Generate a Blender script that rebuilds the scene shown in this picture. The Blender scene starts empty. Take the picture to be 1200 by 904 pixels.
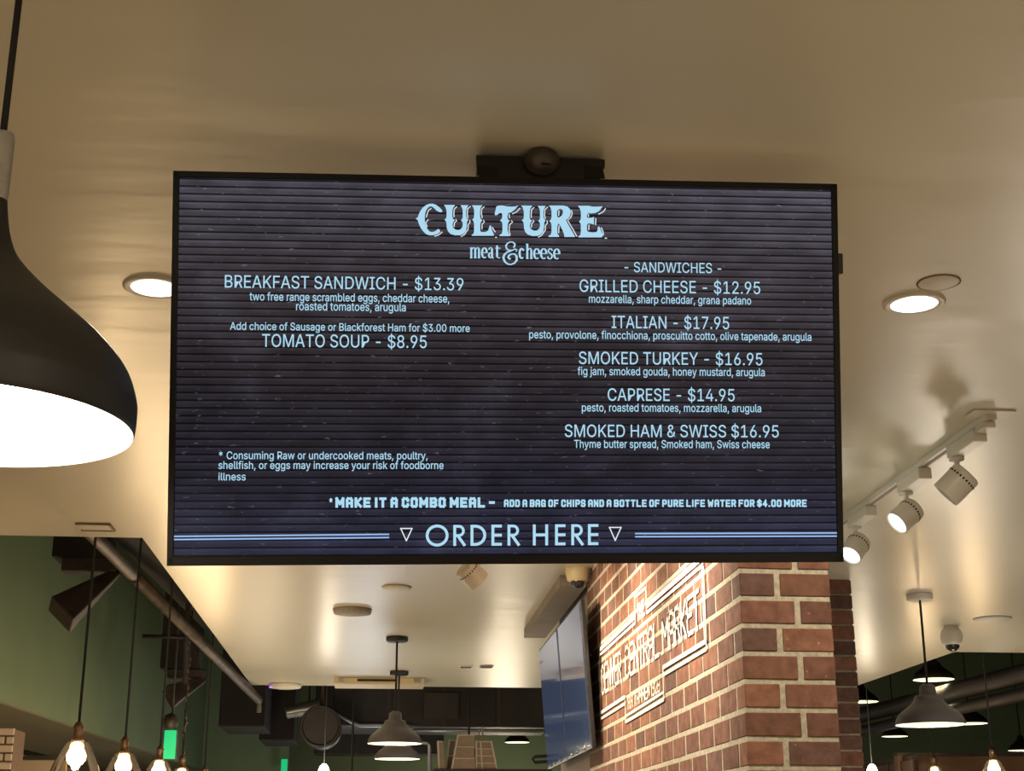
import bpy, bmesh, math, random, json
from mathutils import Vector, Matrix, Euler
random.seed(7)
C = bpy.context.scene.collection
SC = bpy.context.scene
PI = math.pi

# ------------------------------------------------------------------ camera, world, exposure
F_PX = 1712.0
PITCH = math.atan(548 / F_PX)
YAW = math.atan(160 / math.hypot(548, F_PX))
cam_data = bpy.data.cameras.new('camera')
cam_data.sensor_width = 36.0
cam_data.lens = F_PX / 1200 * 36.0
cam_data.clip_start = 0.05
cam = bpy.data.objects.new('camera', cam_data)
cam.rotation_euler = (PI / 2 + PITCH, 0, -YAW)
C.objects.link(cam)
SC.camera = cam

world = bpy.data.worlds.new('world')
SC.world = world
world.use_nodes = True
world.node_tree.nodes['Background'].inputs[0].default_value = (1.0, 0.85, 0.65, 1)
world.node_tree.nodes['Background'].inputs[1].default_value = 0.02
vs = SC.view_settings
vs.view_transform = 'Standard'
vs.look = 'None'
vs.gamma = 1.0
vs.exposure = 0.0
vs.use_curve_mapping = False

CEIL = 1.16          # ceiling height above the eye; the eye is 1.6 m above the floor
DECK = 2.75
FLOOR = -1.6
WARM = (1.0, 0.76, 0.46)
NEUT = (1.0, 0.85, 0.63)
# unseen globe lamps added as fill: photo column, distance, watts, cool or warm
FILL_GLOBES = ((250, 7.2, 10, 0), (425, 13.5, 16, 1), (490, 9.0, 9, 1), (592, 9.4, 8, 0), (1150, 8.0, 20, 2), (1000, 12.5, 18, 2), (590, 18.6, 60, 0), (300, 12.0, 14, 0), (1330, 5.6, 18, 2), (1190, 17.5, 9, 2))

def lamp(name, kind, loc, power, color, size=0.1, rot=(0, 0, 0), parent=None, spot=None):
    l = bpy.data.lights.new(name, kind)
    l.energy = power
    l.color = color
    if kind == 'AREA':
        l.shape = 'DISK'; l.size = size
    elif kind == 'SPOT':
        l.shadow_soft_size = size; l.spot_size = spot or 1.0; l.spot_blend = 1.0
    else:
        l.shadow_soft_size = size
    o = bpy.data.objects.new(name, l)
    o.location = loc; o.rotation_euler = rot
    C.objects.link(o)
    if parent: o.parent = parent
    return o

# ------------------------------------------------------------------ picture rays (photo pixel -> point on a plane of the room)
FW = Vector((math.sin(YAW) * math.cos(PITCH), math.cos(YAW) * math.cos(PITCH), math.sin(PITCH)))
RT = Vector((math.cos(YAW), -math.sin(YAW), 0))
UP = RT.cross(FW)
def ray(x, y): return FW * F_PX + RT * (x - 600) - UP * (y - 452)
def on_y(x, y, Y): d = ray(x, y); return d * (Y / d.y)
def on_z(x, y, Z): d = ray(x, y); return d * (Z / d.z)
def on_x(x, y, X): d = ray(x, y); return d * (X / d.x)

# ------------------------------------------------------------------ materials
def new_mat(name):
    m = bpy.data.materials.new(name); m.use_nodes = True
    return m, m.node_tree.nodes, m.node_tree.links, m.node_tree.nodes['Principled BSDF']

def mat(name, col, rough=0.5, metal=0.0, noise=0.0, scale=20.0, bump=0.0, emit=None, estr=0.0, coat=0.0, spec=None, coord='Object'):
    m, N, L, B = new_mat(name)
    B.inputs['Base Color'].default_value = (*col, 1)
    B.inputs['Roughness'].default_value = rough
    B.inputs['Metallic'].default_value = metal
    if spec is not None: B.inputs['Specular IOR Level'].default_value = spec
    if coat: B.inputs['Coat Weight'].default_value = coat
    if emit:
        B.inputs['Emission Color'].default_value = (*emit, 1)
        B.inputs['Emission Strength'].default_value = estr
    if noise or bump:
        tc = N.new('ShaderNodeTexCoord'); nz = N.new('ShaderNodeTexNoise')
        nz.inputs['Scale'].default_value = scale; nz.inputs['Detail'].default_value = 6
        L.new(tc.outputs[coord], nz.inputs['Vector'])
        if noise:
            r = N.new('ShaderNodeValToRGB')
            r.color_ramp.elements[0].position = 0.3; r.color_ramp.elements[1].position = 0.7
            r.color_ramp.elements[0].color = (*[c * (1 - noise) for c in col], 1)
            r.color_ramp.elements[1].color = (*[min(1, c * (1 + noise)) for c in col], 1)
            L.new(nz.outputs['Fac'], r.inputs['Fac']); L.new(r.outputs['Color'], B.inputs['Base Color'])
        if bump:
            b = N.new('ShaderNodeBump'); b.inputs['Strength'].default_value = bump
            b.inputs['Distance'].default_value = 0.004
            L.new(nz.outputs['Fac'], b.inputs['Height']); L.new(b.outputs['Normal'], B.inputs['Normal'])
    return m

def ceiling_mat():
    m, N, L, B = new_mat('ceiling paint')
    B.inputs['Roughness'].default_value = 0.31
    B.inputs['Specular IOR Level'].default_value = 0.6
    tc = N.new('ShaderNodeTexCoord')
    n1 = N.new('ShaderNodeTexNoise'); n1.inputs['Scale'].default_value = 0.5; n1.inputs['Detail'].default_value = 3
    L.new(tc.outputs['Object'], n1.inputs['Vector'])
    r = N.new('ShaderNodeValToRGB')
    r.color_ramp.elements[0].position = 0.3; r.color_ramp.elements[1].position = 0.7
    r.color_ramp.elements[0].color = (0.63, 0.595, 0.47, 1); r.color_ramp.elements[1].color = (0.69, 0.65, 0.52, 1)
    L.new(n1.outputs['Fac'], r.inputs['Fac']); L.new(r.outputs['Color'], B.inputs['Base Color'])
    # trowel and roller waviness: broad ripples and a fine orange-peel
    mp = N.new('ShaderNodeMapping'); mp.inputs['Scale'].default_value = (0.8, 2.6, 1)
    L.new(tc.outputs['Object'], mp.inputs['Vector'])
    n2 = N.new('ShaderNodeTexNoise'); n2.inputs['Scale'].default_value = 2.2; n2.inputs['Detail'].default_value = 3
    L.new(mp.outputs['Vector'], n2.inputs['Vector'])
    n3 = N.new('ShaderNodeTexNoise'); n3.inputs['Scale'].default_value = 260; n3.inputs['Detail'].default_value = 2
    L.new(tc.outputs['Object'], n3.inputs['Vector'])
    b1 = N.new('ShaderNodeBump'); b1.inputs['Strength'].default_value = 0.35; b1.inputs['Distance'].default_value = 0.012
    b2 = N.new('ShaderNodeBump'); b2.inputs['Strength'].default_value = 0.12; b2.inputs['Distance'].default_value = 0.001
    L.new(n2.outputs['Fac'], b1.inputs['Height']); L.new(n3.outputs['Fac'], b2.inputs['Height'])
    L.new(b1.outputs['Normal'], b2.inputs['Normal']); L.new(b2.outputs['Normal'], B.inputs['Normal'])
    return m

def brick_mat(name, col):
    m, N, L, B = new_mat(name)
    B.inputs['Roughness'].default_value = 0.85
    tc = N.new('ShaderNodeTexCoord'); geo = N.new('ShaderNodeNewGeometry')
    oi = N.new('ShaderNodeObjectInfo')
    n = N.new('ShaderNodeTexNoise'); n.inputs['Scale'].default_value = 30; n.inputs['Detail'].default_value = 8
    L.new(geo.outputs['Position'], n.inputs['Vector'])
    r = N.new('ShaderNodeValToRGB')
    r.color_ramp.elements[0].position = 0.25; r.color_ramp.elements[1].position = 0.78
    r.color_ramp.elements[0].color = (*[c * 0.62 for c in col], 1)
    r.color_ramp.elements[1].color = (*[min(1, c * 1.3 + 0.02) for c in col], 1)
    L.new(n.outputs['Fac'], r.inputs['Fac'])
    hs = N.new('ShaderNodeHueSaturation')
    mr = N.new('ShaderNodeMapRange'); mr.inputs[3].default_value = 0.72; mr.inputs[4].default_value = 1.22
    L.new(oi.outputs['Random'], mr.inputs[0]); L.new(mr.outputs[0], hs.inputs['Value'])
    L.new(r.outputs['Color'], hs.inputs['Color'])
    # pale lime bloom specks
    n2 = N.new('ShaderNodeTexNoise'); n2.inputs['Scale'].default_value = 90; n2.inputs['Detail'].default_value = 4
    L.new(geo.outputs['Position'], n2.inputs['Vector'])
    r2 = N.new('ShaderNodeValToRGB'); r2.color_ramp.elements[0].position = 0.66; r2.color_ramp.elements[1].position = 0.80
    L.new(n2.outputs['Fac'], r2.inputs['Fac'])
    mx = N.new('ShaderNodeMix'); mx.data_type = 'RGBA'
    L.new(r2.outputs['Color'], mx.inputs[0]); L.new(hs.outputs['Color'], mx.inputs[6])
    mx.inputs[7].default_value = (0.52, 0.38, 0.28, 1)
    L.new(mx.outputs[2], B.inputs['Base Color'])
    b = N.new('ShaderNodeBump'); b.inputs['Strength'].default_value = 0.5; b.inputs['Distance'].default_value = 0.003
    L.new(n.outputs['Fac'], b.inputs['Height']); L.new(b.outputs['Normal'], B.inputs['Normal'])
    return m

def screen_mat():
    """The menu board picture: grooved dark boards with specks, shown by the display."""
    m, N, L, B = new_mat('menu board picture')
    B.inputs['Base Color'].default_value = (0.004, 0.004, 0.006, 1)
    B.inputs['Roughness'].default_value = 0.35
    B.inputs['Specular IOR Level'].default_value = 0.12
    tc = N.new('ShaderNodeTexCoord'); sp = N.new('ShaderNodeSeparateXYZ')
    L.new(tc.outputs['Object'], sp.inputs[0])
    def M(op, a, b=None, c=None):
        n = N.new('ShaderNodeMath'); n.operation = op
        for i, v in enumerate((a, b, c)):
            if v is None: continue
            if isinstance(v, (int, float)): n.inputs[i].default_value = v
            else: L.new(v, n.inputs[i])
        return n.outputs[0]
    ph = M('FRACT', M('MULTIPLY', M('ADD', sp.outputs['Z'], 1.0), 1 / 0.01275))
    rp = N.new('ShaderNodeValToRGB'); L.new(ph, rp.inputs['Fac'])
    e = rp.color_ramp.elements
    e[0].position = 0.0; e[0].color = (0.12, 0.12, 0.12, 1)
    e[1].position = 0.17; e[1].color = (0.15, 0.15, 0.15, 1)
    for p, v in ((0.26, 0.9), (0.5, 0.82), (0.86, 1.2), (0.93, 1.35), (0.985, 0.2)):
        x = e.new(p); x.color = (v, v, v, 1)
    # picture tone changes with height and rises towards the right
    hx = N.new('ShaderNodeMapRange'); L.new(sp.outputs['Z'], hx.inputs[0])
    hx.inputs[1].default_value = -0.31; hx.inputs[2].default_value = 0.31
    rc = N.new('ShaderNodeValToRGB'); L.new(hx.outputs[0], rc.inputs['Fac'])
    c = rc.color_ramp.elements
    c[0].position = 0; c[0].color = (0.027, 0.031, 0.066, 1)
    c[1].position = 1; c[1].color = (0.076, 0.070, 0.094, 1)
    for p, v in ((0.18, (0.017, 0.017, 0.032)), (0.5, (0.027, 0.023, 0.030)), (0.8, (0.052, 0.046, 0.058))):
        x = c.new(p); x.color = (*v, 1)
    hr = N.new('ShaderNodeMapRange'); L.new(sp.outputs['X'], hr.inputs[0])
    hr.inputs[1].default_value = -0.1; hr.inputs[2].default_value = 0.56; hr.inputs[3].default_value = 1.0; hr.inputs[4].default_value = 1.25
    cl = N.new('ShaderNodeMix'); cl.data_type = 'RGBA'; cl.blend_type = 'MULTIPLY'; cl.inputs[0].default_value = 1
    L.new(rc.outputs['Color'], cl.inputs[6]); L.new(rp.outputs['Color'], cl.inputs[7])
    sm = N.new('ShaderNodeVectorMath'); sm.operation = 'SCALE'
    L.new(cl.outputs[2], sm.inputs[0])
    # mottling, scratches and white specks
    mp = N.new('ShaderNodeMapping'); mp.inputs['Scale'].default_value = (9, 1, 26)
    L.new(tc.outputs['Object'], mp.inputs['Vector'])
    n1 = N.new('ShaderNodeTexNoise'); n1.inputs['Scale'].default_value = 1.4; n1.inputs['Detail'].default_value = 8
    L.new(mp.outputs['Vector'], n1.inputs['Vector'])
    mr = N.new('ShaderNodeMapRange'); L.new(n1.outputs['Fac'], mr.inputs[0])
    mr.inputs[1].default_value = 0.3; mr.inputs[2].default_value = 0.7; mr.inputs[3].default_value = 0.55; mr.inputs[4].default_value = 1.15
    L.new(M('MULTIPLY', mr.outputs[0], hr.outputs[0]), sm.inputs['Scale'])
    mp2 = N.new('ShaderNodeMapping'); mp2.inputs['Scale'].default_value = (22, 1, 75)
    L.new(tc.outputs['Object'], mp2.inputs['Vector'])
    n2 = N.new('ShaderNodeTexNoise'); n2.inputs['Scale'].default_value = 2.4; n2.inputs['Detail'].default_value = 5
    n2.inputs['Roughness'].default_value = 0.65
    L.new(mp2.outputs['Vector'], n2.inputs['Vector'])
    r2 = N.new('ShaderNodeValToRGB'); L.new(n2.outputs['Fac'], r2.inputs['Fac'])
    r2.color_ramp.elements[0].position = 0.62; r2.color_ramp.elements[1].position = 0.76
    r2.color_ramp.elements[1].color = (0.17, 0.16, 0.20, 1)
    ad = N.new('ShaderNodeVectorMath'); ad.operation = 'ADD'
    L.new(sm.outputs[0], ad.inputs[0]); L.new(r2.outputs['Color'], ad.inputs[1])
    n4 = N.new('ShaderNodeTexNoise'); n4.inputs['Scale'].default_value = 5.5; n4.inputs['Detail'].default_value = 6
    n4.inputs['Roughness'].default_value = 0.6
    L.new(tc.outputs['Object'], n4.inputs['Vector'])
    m4 = N.new('ShaderNodeMapRange'); L.new(n4.outputs['Fac'], m4.inputs[0])
    m4.inputs[1].default_value = 0.56; m4.inputs[2].default_value = 0.74; m4.inputs[3].default_value = 0; m4.inputs[4].default_value = 1
    fm = M('MULTIPLY', m4.outputs[0], M('MULTIPLY', mr.outputs[0], rp.outputs['Color']))
    s4 = N.new('ShaderNodeVectorMath'); s4.operation = 'SCALE'; s4.inputs[0].default_value = (0.022, 0.021, 0.030)
    L.new(fm, s4.inputs['Scale'])
    a2 = N.new('ShaderNodeVectorMath'); a2.operation = 'ADD'
    L.new(ad.outputs[0], a2.inputs[0]); L.new(s4.outputs[0], a2.inputs[1])
    L.new(a2.outputs[0], B.inputs['Emission Color'])
    B.inputs['Emission Strength'].default_value = 1.0
    return m

def glass_mat(name, tint=(1, 1, 1)):
    """Thin blown glass: mostly clear, brighter reflection toward the edges."""
    m, N, L, B = new_mat(name)
    N.remove(B)
    out = [n for n in N if n.type == 'OUTPUT_MATERIAL'][0]
    tr = N.new('ShaderNodeBsdfTransparent'); tr.inputs[0].default_value = (*[0.93 * t for t in tint], 1)
    gl = N.new('ShaderNodeBsdfGlossy'); gl.inputs['Roughness'].default_value = 0.04
    fr = N.new('ShaderNodeLayerWeight'); fr.inputs['Blend'].default_value = 0.35
    mx = N.new('ShaderNodeMixShader')
    L.new(fr.outputs['Fresnel'], mx.inputs[0]); L.new(tr.outputs[0], mx.inputs[1]); L.new(gl.outputs[0], mx.inputs[2])
    L.new(mx.outputs[0], out.inputs['Surface'])
    return m

M = {}
M['ceiling'] = ceiling_mat()
M['deck'] = mat('dark painted deck', (0.016, 0.013, 0.012), 0.85, noise=0.3, scale=3)
M['floor'] = mat('polished concrete floor', (0.40, 0.34, 0.26), 0.5, noise=0.1, scale=3)
M['green'] = mat('sage green wall paint', (0.155, 0.220, 0.125), 0.7, noise=0.08, scale=2, bump=0.1)
M['olive'] = mat('olive bulkhead underside', (0.15, 0.14, 0.085), 0.7, noise=0.08, scale=3)
M['cream_wall'] = mat('warm plaster', (0.45, 0.36, 0.26), 0.8, noise=0.08, scale=4)
M['brown_wall'] = mat('brown panelled wall', (0.045, 0.026, 0.017), 0.7, noise=0.25, scale=4)
M['brown_panel'] = mat('brown wall panel', (0.060, 0.034, 0.020), 0.6, noise=0.25, scale=9)
M['warm_brown'] = mat('warm brown board', (0.13, 0.075, 0.045), 0.7, noise=0.2, scale=7)
M['grey_plaster'] = mat('grey plaster', (0.30, 0.27, 0.23), 0.8, noise=0.1, scale=6)
M['mortar'] = mat('lime mortar', (0.40, 0.365, 0.285), 0.95, noise=0.22, scale=70, bump=0.8)
M['brick1'] = brick_mat('red brick', (0.150, 0.060, 0.037))
M['brick2'] = brick_mat('orange brick', (0.175, 0.071, 0.040))
M['brick3'] = brick_mat('dark brick', (0.108, 0.048, 0.035))
M['paint'] = mat('white sign paint', (0.86, 0.83, 0.74), 0.7, noise=0.08, scale=120, bump=0.3)
M['tile'] = mat('cream wall tile', (0.62, 0.52, 0.42), 0.4)
M['grout'] = mat('brown tile grout', (0.13, 0.085, 0.06), 0.9)
M['black'] = mat('black plastic', (0.010, 0.010, 0.011), 0.35)
M['bezel'] = mat('display bezel', (0.004, 0.004, 0.005), 0.35, spec=0.25)
M['black_metal'] = mat('black powder-coated metal', (0.014, 0.012, 0.012), 0.45)
M['knob_mat'] = mat('dark brushed steel', (0.085, 0.07, 0.06), 0.4, metal=0.3, noise=0.3, scale=40)
M['steel'] = mat('zinc steel', (0.45, 0.44, 0.42), 0.35, metal=1.0)
M['white_metal'] = mat('white enamelled metal', (0.72, 0.69, 0.63), 0.35)
M['white_plastic'] = mat('white plastic', (0.70, 0.67, 0.60), 0.45)
M['cream_plastic'] = mat('cream plastic', (0.66, 0.55, 0.33), 0.45)
M['slot'] = mat('vent slot black', (0.01, 0.01, 0.01), 0.8)
M['shade_black'] = mat('satin black shade', (0.013, 0.012, 0.012), 0.5)
M['shade_grey'] = mat('grey enamel shade', (0.115, 0.110, 0.125), 0.35)
M['shade_dark'] = mat('dark bronze shade', (0.02, 0.018, 0.016), 0.5)
M['neck_grey'] = mat('grey ash wood', (0.34, 0.31, 0.27), 0.7, noise=0.15, scale=60)
M['shade_in'] = mat('self-lit white lining', (0.9, 0.88, 0.82), 0.6, emit=(1.0, 0.93, 0.82), estr=1.3)  # lining glows by itself in place of bulb light falling on it
M['lining_far'] = mat('self-lit pale lining', (0.9, 0.88, 0.7), 0.6, emit=(1.0, 0.93, 0.60), estr=1.0)  # emission puts the lamp's light into the lining colour
M['bulb_white'] = mat('lit white bulb', (1, 1, 1), 0.5, emit=(1.0, 0.93, 0.82), estr=9)
M['bulb_warm'] = mat('lit filament bulb', (1, 1, 1), 0.5, emit=(1.0, 0.70, 0.33), estr=9)
M['bulb_yellow'] = mat('lit warm diffuser', (1, 1, 1), 0.5, emit=(1.0, 0.93, 0.50), estr=1.05)
M['led_disc'] = mat('downlight diffuser', (1, 1, 1), 0.5, emit=(1.0, 0.93, 0.80), estr=4.5)
M['led_cool'] = mat('cool spot lens', (1, 1, 1), 0.5, emit=(0.93, 0.98, 1.0), estr=7)
M['led_purple'] = mat('violet status light', (0.3, 0.1, 1), 0.5, emit=(0.35, 0.16, 1.0), estr=1.6)
M['fill_globe_warm'] = mat('lit opal globe', (1, 1, 1), 0.5, emit=(1.0, 0.80, 0.55), estr=7)
M['fill_globe_cool'] = mat('lit cool globe', (1, 1, 1), 0.5, emit=(0.85, 0.93, 1.0), estr=8)
M['exit_green'] = mat('green lit sign face', (0.01, 0.3, 0.12), 0.5, emit=(0.0, 0.55, 0.20), estr=0.8)
M['glass'] = glass_mat('clear blown glass', (1, 0.97, 0.9))
M['brass'] = mat('aged brass', (0.20, 0.13, 0.08), 0.4, metal=0.8)
M['pipe'] = mat('dull iron pipe', (0.11, 0.085, 0.062), 0.5, metal=0.3, noise=0.45, scale=14)
M['timber'] = mat('dark stained timber', (0.030, 0.021, 0.018), 0.65, noise=0.45, scale=16)
M['duct'] = mat('dark painted duct', (0.030, 0.026, 0.025), 0.5, noise=0.2, scale=4)
M['duct_panel'] = mat('dark grey sheet panel', (0.048, 0.042, 0.039), 0.55)
M['flex'] = mat('foil flex duct', (0.30, 0.33, 0.36), 0.35, metal=0.7)
M['crate'] = mat('unbleached kraft board', (0.26, 0.19, 0.135), 0.75, noise=0.12, scale=30)
M['crate_edge'] = mat('pale board edge', (0.46, 0.38, 0.28), 0.7)
M['screen'] = screen_mat()
M['ink'] = mat('pale blue lettering', (0.05, 0.06, 0.07), 0.5, emit=(0.42, 0.73, 0.93), estr=0.92)
M['ink_white'] = mat('white outline lettering', (0.05, 0.06, 0.07), 0.5, emit=(0.80, 0.86, 0.90), estr=0.9)
M['ink_line'] = mat('blue rule line', (0.05, 0.06, 0.07), 0.5, emit=(0.33, 0.55, 0.98), estr=0.85)
M['off_screen'] = mat('glossy display glass', (0.02, 0.025, 0.035), 0.10, emit=(0.030, 0.050, 0.105), estr=1.0, spec=1.0, coat=0.6)  # dim blue emission stands in for a bluish reflection in the glass
M['smoke_dome'] = mat('smoked dome', (0.03, 0.03, 0.035), 0.08)
M['rod'] = mat('black rod', (0.012, 0.011, 0.011), 0.6)
M['cord'] = mat('black woven cord', (0.012, 0.012, 0.012), 0.8)

# ------------------------------------------------------------------ mesh helpers
class MB:
    """Collects simple shapes; build() links them as ONE mesh object."""
    def __init__(self): self.v = []; self.f = []; self.s = []
    def add(self, vs_, fs, smooth=False):
        n = len(self.v); self.v += [tuple(p) for p in vs_]
        self.f += [tuple(i + n for i in f) for f in fs]; self.s += [smooth] * len(fs)
        return self
    def box(self, c, s, R=None):
        c = Vector(c); h = Vector(s) / 2
        P = [Vector((x * h.x, y * h.y, z * h.z)) for x in (-1, 1) for y in (-1, 1) for z in (-1, 1)]
        if R is not None: P = [R @ p for p in P]
        return self.add([c + p for p in P], [(0, 1, 3, 2), (4, 6, 7, 5), (0, 4, 5, 1), (2, 3, 7, 6), (0, 2, 6, 4), (1, 5, 7, 3)])
    def prism(self, pts, d):
        """pts: a closed 3-D polygon; d: extrusion vector."""
        d = Vector(d); n = len(pts); P = [Vector(p) for p in pts]
        fs = [tuple(range(n))[::-1], tuple(range(n, 2 * n))]
        fs += [(i, (i + 1) % n, n + (i + 1) % n, n + i) for i in range(n)]
        return self.add(P + [p + d for p in P], fs)
    def tube(self, pts, r, n=10, cap=True, smooth=True):
        pts = [Vector(p) for p in pts]
        rs = r if isinstance(r, (list, tuple)) else [r] * len(pts)
        ring = []; V = []
        up = None
        for i, p in enumerate(pts):
            t = (pts[min(i + 1, len(pts) - 1)] - pts[max(i - 1, 0)]).normalized()
            if up is None:
                up = Vector((0, 0, 1)) if abs(t.z) < 0.9 else Vector((1, 0, 0))
            a = t.cross(up).normalized(); b = a.cross(t).normalized(); up = b
            ring.append(len(V))
            V += [p + (a * math.cos(2 * PI * k / n) + b * math.sin(2 * PI * k / n)) * rs[i] for k in range(n)]
        fs = [(ring[i] + k, ring[i] + (k + 1) % n, ring[i + 1] + (k + 1) % n, ring[i + 1] + k) for i in range(len(pts) - 1) for k in range(n)]
        self.add(V, fs, smooth)
        if cap:
            m = len(self.v) - len(V)
            self.f += [tuple(m + k for k in range(n)), tuple(m + ring[-1] + k for k in range(n))[::-1]]; self.s += [False, False]
        return self
    def lathe(self, prof, c=(0, 0, 0), n=40, R=None, smooth=True):
        """prof: (radius, height) pairs; the axis is local z."""
        c = Vector(c); V = []; fs = []
        for r, z in prof:
            for k in range(n):
                p = Vector((r * math.cos(2 * PI * k / n), r * math.sin(2 * PI * k / n), z))
                V.append(c + (R @ p if R is not None else p))
        for i in range(len(prof) - 1):
            for k in range(n):
                fs.append((i * n + k, i * n + (k + 1) % n, (i + 1) * n + (k + 1) % n, (i + 1) * n + k))
        return self.add(V, fs, smooth)
    def build(self, name, m, parent=None, bevel=0.0, loc=None):
        me = bpy.data.meshes.new(name)
        me.from_pydata(self.v, [], self.f)
        bm = bmesh.new(); bm.from_mesh(me)
        for f, s in zip(bm.faces, self.s): f.smooth = s
        bmesh.ops.remove_doubles(bm, verts=bm.verts, dist=1e-6)
        bmesh.ops.recalc_face_normals(bm, faces=bm.faces)
        if bevel:
            es = [e for e in bm.edges if len(e.link_faces) == 2 and e.calc_face_angle(0) > 0.6]
            bmesh.ops.bevel(bm, geom=es, offset=bevel, segments=2, affect='EDGES', profile=0.5)
        bm.to_mesh(me); bm.free()
        me.materials.append(m)
        o = bpy.data.objects.new(name, me); C.objects.link(o)
        if parent: o.parent = parent
        if loc is not None: o.location = loc
        return o

def thing(name, label, cat, loc=(0, 0, 0), rot=(0, 0, 0), group=None):
    o = bpy.data.objects.new(name, None); C.objects.link(o)
    o.empty_display_size = 0.05
    o.location = loc; o.rotation_euler = rot
    tag(o, label, cat, group); return o
def tag(o, label=None, cat=None, group=None, kind=None):
    if label: o['label'] = label
    if cat: o['category'] = cat
    if group: o['group'] = group
    if kind: o['kind'] = kind
    return o
def struct(o, label=None):
    o['kind'] = 'structure'
    if label: o['label'] = label
    return o
def copy_tree(o, parent=None):
    c = o.copy(); C.objects.link(c); c.parent = parent
    for ch in list(o.children): copy_tree(ch, c)
    return c
def rot_to(d):
    """Rotation that turns local -z onto direction d."""
    return Vector(d).to_track_quat('-Z', 'Y').to_matrix()
def circ(r, z=0, n=32): return [(r * math.cos(2 * PI * k / n), r * math.sin(2 * PI * k / n), z) for k in range(n)]

# ------------------------------------------------------------------ the setting
o = MB().prism([(-6, -4, CEIL), (9, -4, CEIL), (9, 8.65, CEIL), (3.46, 8.65, CEIL), (3.46, 10.88, CEIL), (-0.93, 10.88, CEIL), (-0.93, 5.66, CEIL), (-6, 5.66, CEIL)], (0, 0, 0.25)).build('ceiling', M['ceiling'])
struct(o, 'smooth cream painted dropped ceiling')
struct(MB().prism([(-6, -4, DECK), (11, -4, DECK), (11, 21, DECK), (-6, 21, DECK)], (0, 0, 0.2)).build('ceiling_upper', M['deck']), 'black painted open deck above the dropped ceiling')
struct(MB().prism([(-6, -4, FLOOR - 0.1), (11, -4, FLOOR - 0.1), (11, 21, FLOOR - 0.1), (-6, 21, FLOOR - 0.1)], (0, 0, 0.1)).build('floor', M['floor']), 'polished concrete floor')
BZ = 0.79
a = Vector((-2.061, 8.325, BZ)); b = Vector((-1.838, 13.122, BZ)); d = (b - a) / (b.y - a.y)
w0 = a + d * (5.7 - a.y); w1 = a + d * (15.2 - a.y)
wl = struct(MB().prism([w0, w1, w1 + Vector((-0.9, 0, 0)), w0 + Vector((-0.9, 0, 0))], (0, 0, DECK - BZ)).build('wall_left', M['green']), 'sage green upper wall with a ledge at its foot')
struct(MB().prism([w0 + Vector((-.0, 0, -0.012)), w1 + Vector((0, 0, -0.012)), w1 + Vector((-0.9, 0, -0.012)), w0 + Vector((-0.9, 0, -0.012))], (0, 0, 0.012)).build('trim_1', M['olive']), 'olive underside of the green bulkhead')
struct(MB().box((-3.0, 10.5, -0.41), (0.1, 9.6, 2.38)).build('wall_left_recess', M['cream_wall']), 'pale wall recessed under the green bulkhead')
struct(MB().box((-6.05, 8.5, 0.55), (0.1, 25, 4.4)).build('wall_left_outer', M['olive']))
struct(MB().box((-1.45, 15.3, 1.35), (1.1, 0.2, 2.8)).build('wall_left_return', M['green']), 'green wall stub at the end of the left side')
struct(MB().box((-0.2, 20.1, 0.55), (11.6, 0.2, 4.4)).build('wall_back', M['green']), 'green far wall lit from below')
struct(MB().box((8.3, 20.1, 0.55), (5.5, 0.2, 4.4)).build('wall_back_right', M['green']), 'dim green far wall of the dark room')
struct(MB().box((11.05, 8.5, 0.55), (0.1, 25, 4.4)).build('wall_right', M['brown_wall']))
struct(MB().box((2.5, -4.05, 0.55), (17, 0.1, 4.4)).build('wall_front', M['cream_wall']))

# ---- brick pier with the painted sign
WX = 0.889; FY = 3.567; PX = 1.12; PY = 6.29; PITCHZ = 0.0685; Z0 = 0.675; JT = 0.012
wall = struct(MB().box(((WX + PX) / 2, (FY + PY) / 2, (CEIL + FLOOR) / 2), (PX - WX - 0.0030, PY - FY - 0.007, CEIL - FLOOR)).build('wall_brick', M['mortar']), 'red brick pier with a white painted sign on its side')
def brick_mesh(sx, sy, sz, seed):
    rnd = random.Random(seed)
    bm = bmesh.new()
    bmesh.ops.create_cube(bm, size=1.0)
    for v in bm.verts:
        v.co = Vector((v.co.x * sx, v.co.y * sy, v.co.z * sz)) + Vector([rnd.uniform(-1, 1) * 0.0006 for _ in range(3)])
    bmesh.ops.bevel(bm, geom=list(bm.edges), offset=0.0016, segments=1, affect='EDGES')
    me = bpy.data.meshes.new('brick'); bm.to_mesh(me); bm.free()
    me.materials.append(M[rnd.choice(['brick1', 'brick1', 'brick2', 'brick3'])])
    return me
_bricks = {}
def brick(x0, x1, y0, y1, z0, z1, parent):
    sx, sy, sz = round(x1 - x0, 3), round(y1 - y0, 3), round(z1 - z0, 3)
    key = (sx, sy, sz, random.randrange(5))
    if key not in _bricks: _bricks[key] = brick_mesh(sx, sy, sz, hash(key) & 0xffff)
    o = bpy.data.objects.new('brick', _bricks[key]); C.objects.link(o)
    o.parent = parent
    o.location = ((x0 + x1) / 2, (y0 + y1) / 2, (z0 + z1) / 2)
    return o
rows = range(-8, 10)
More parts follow.
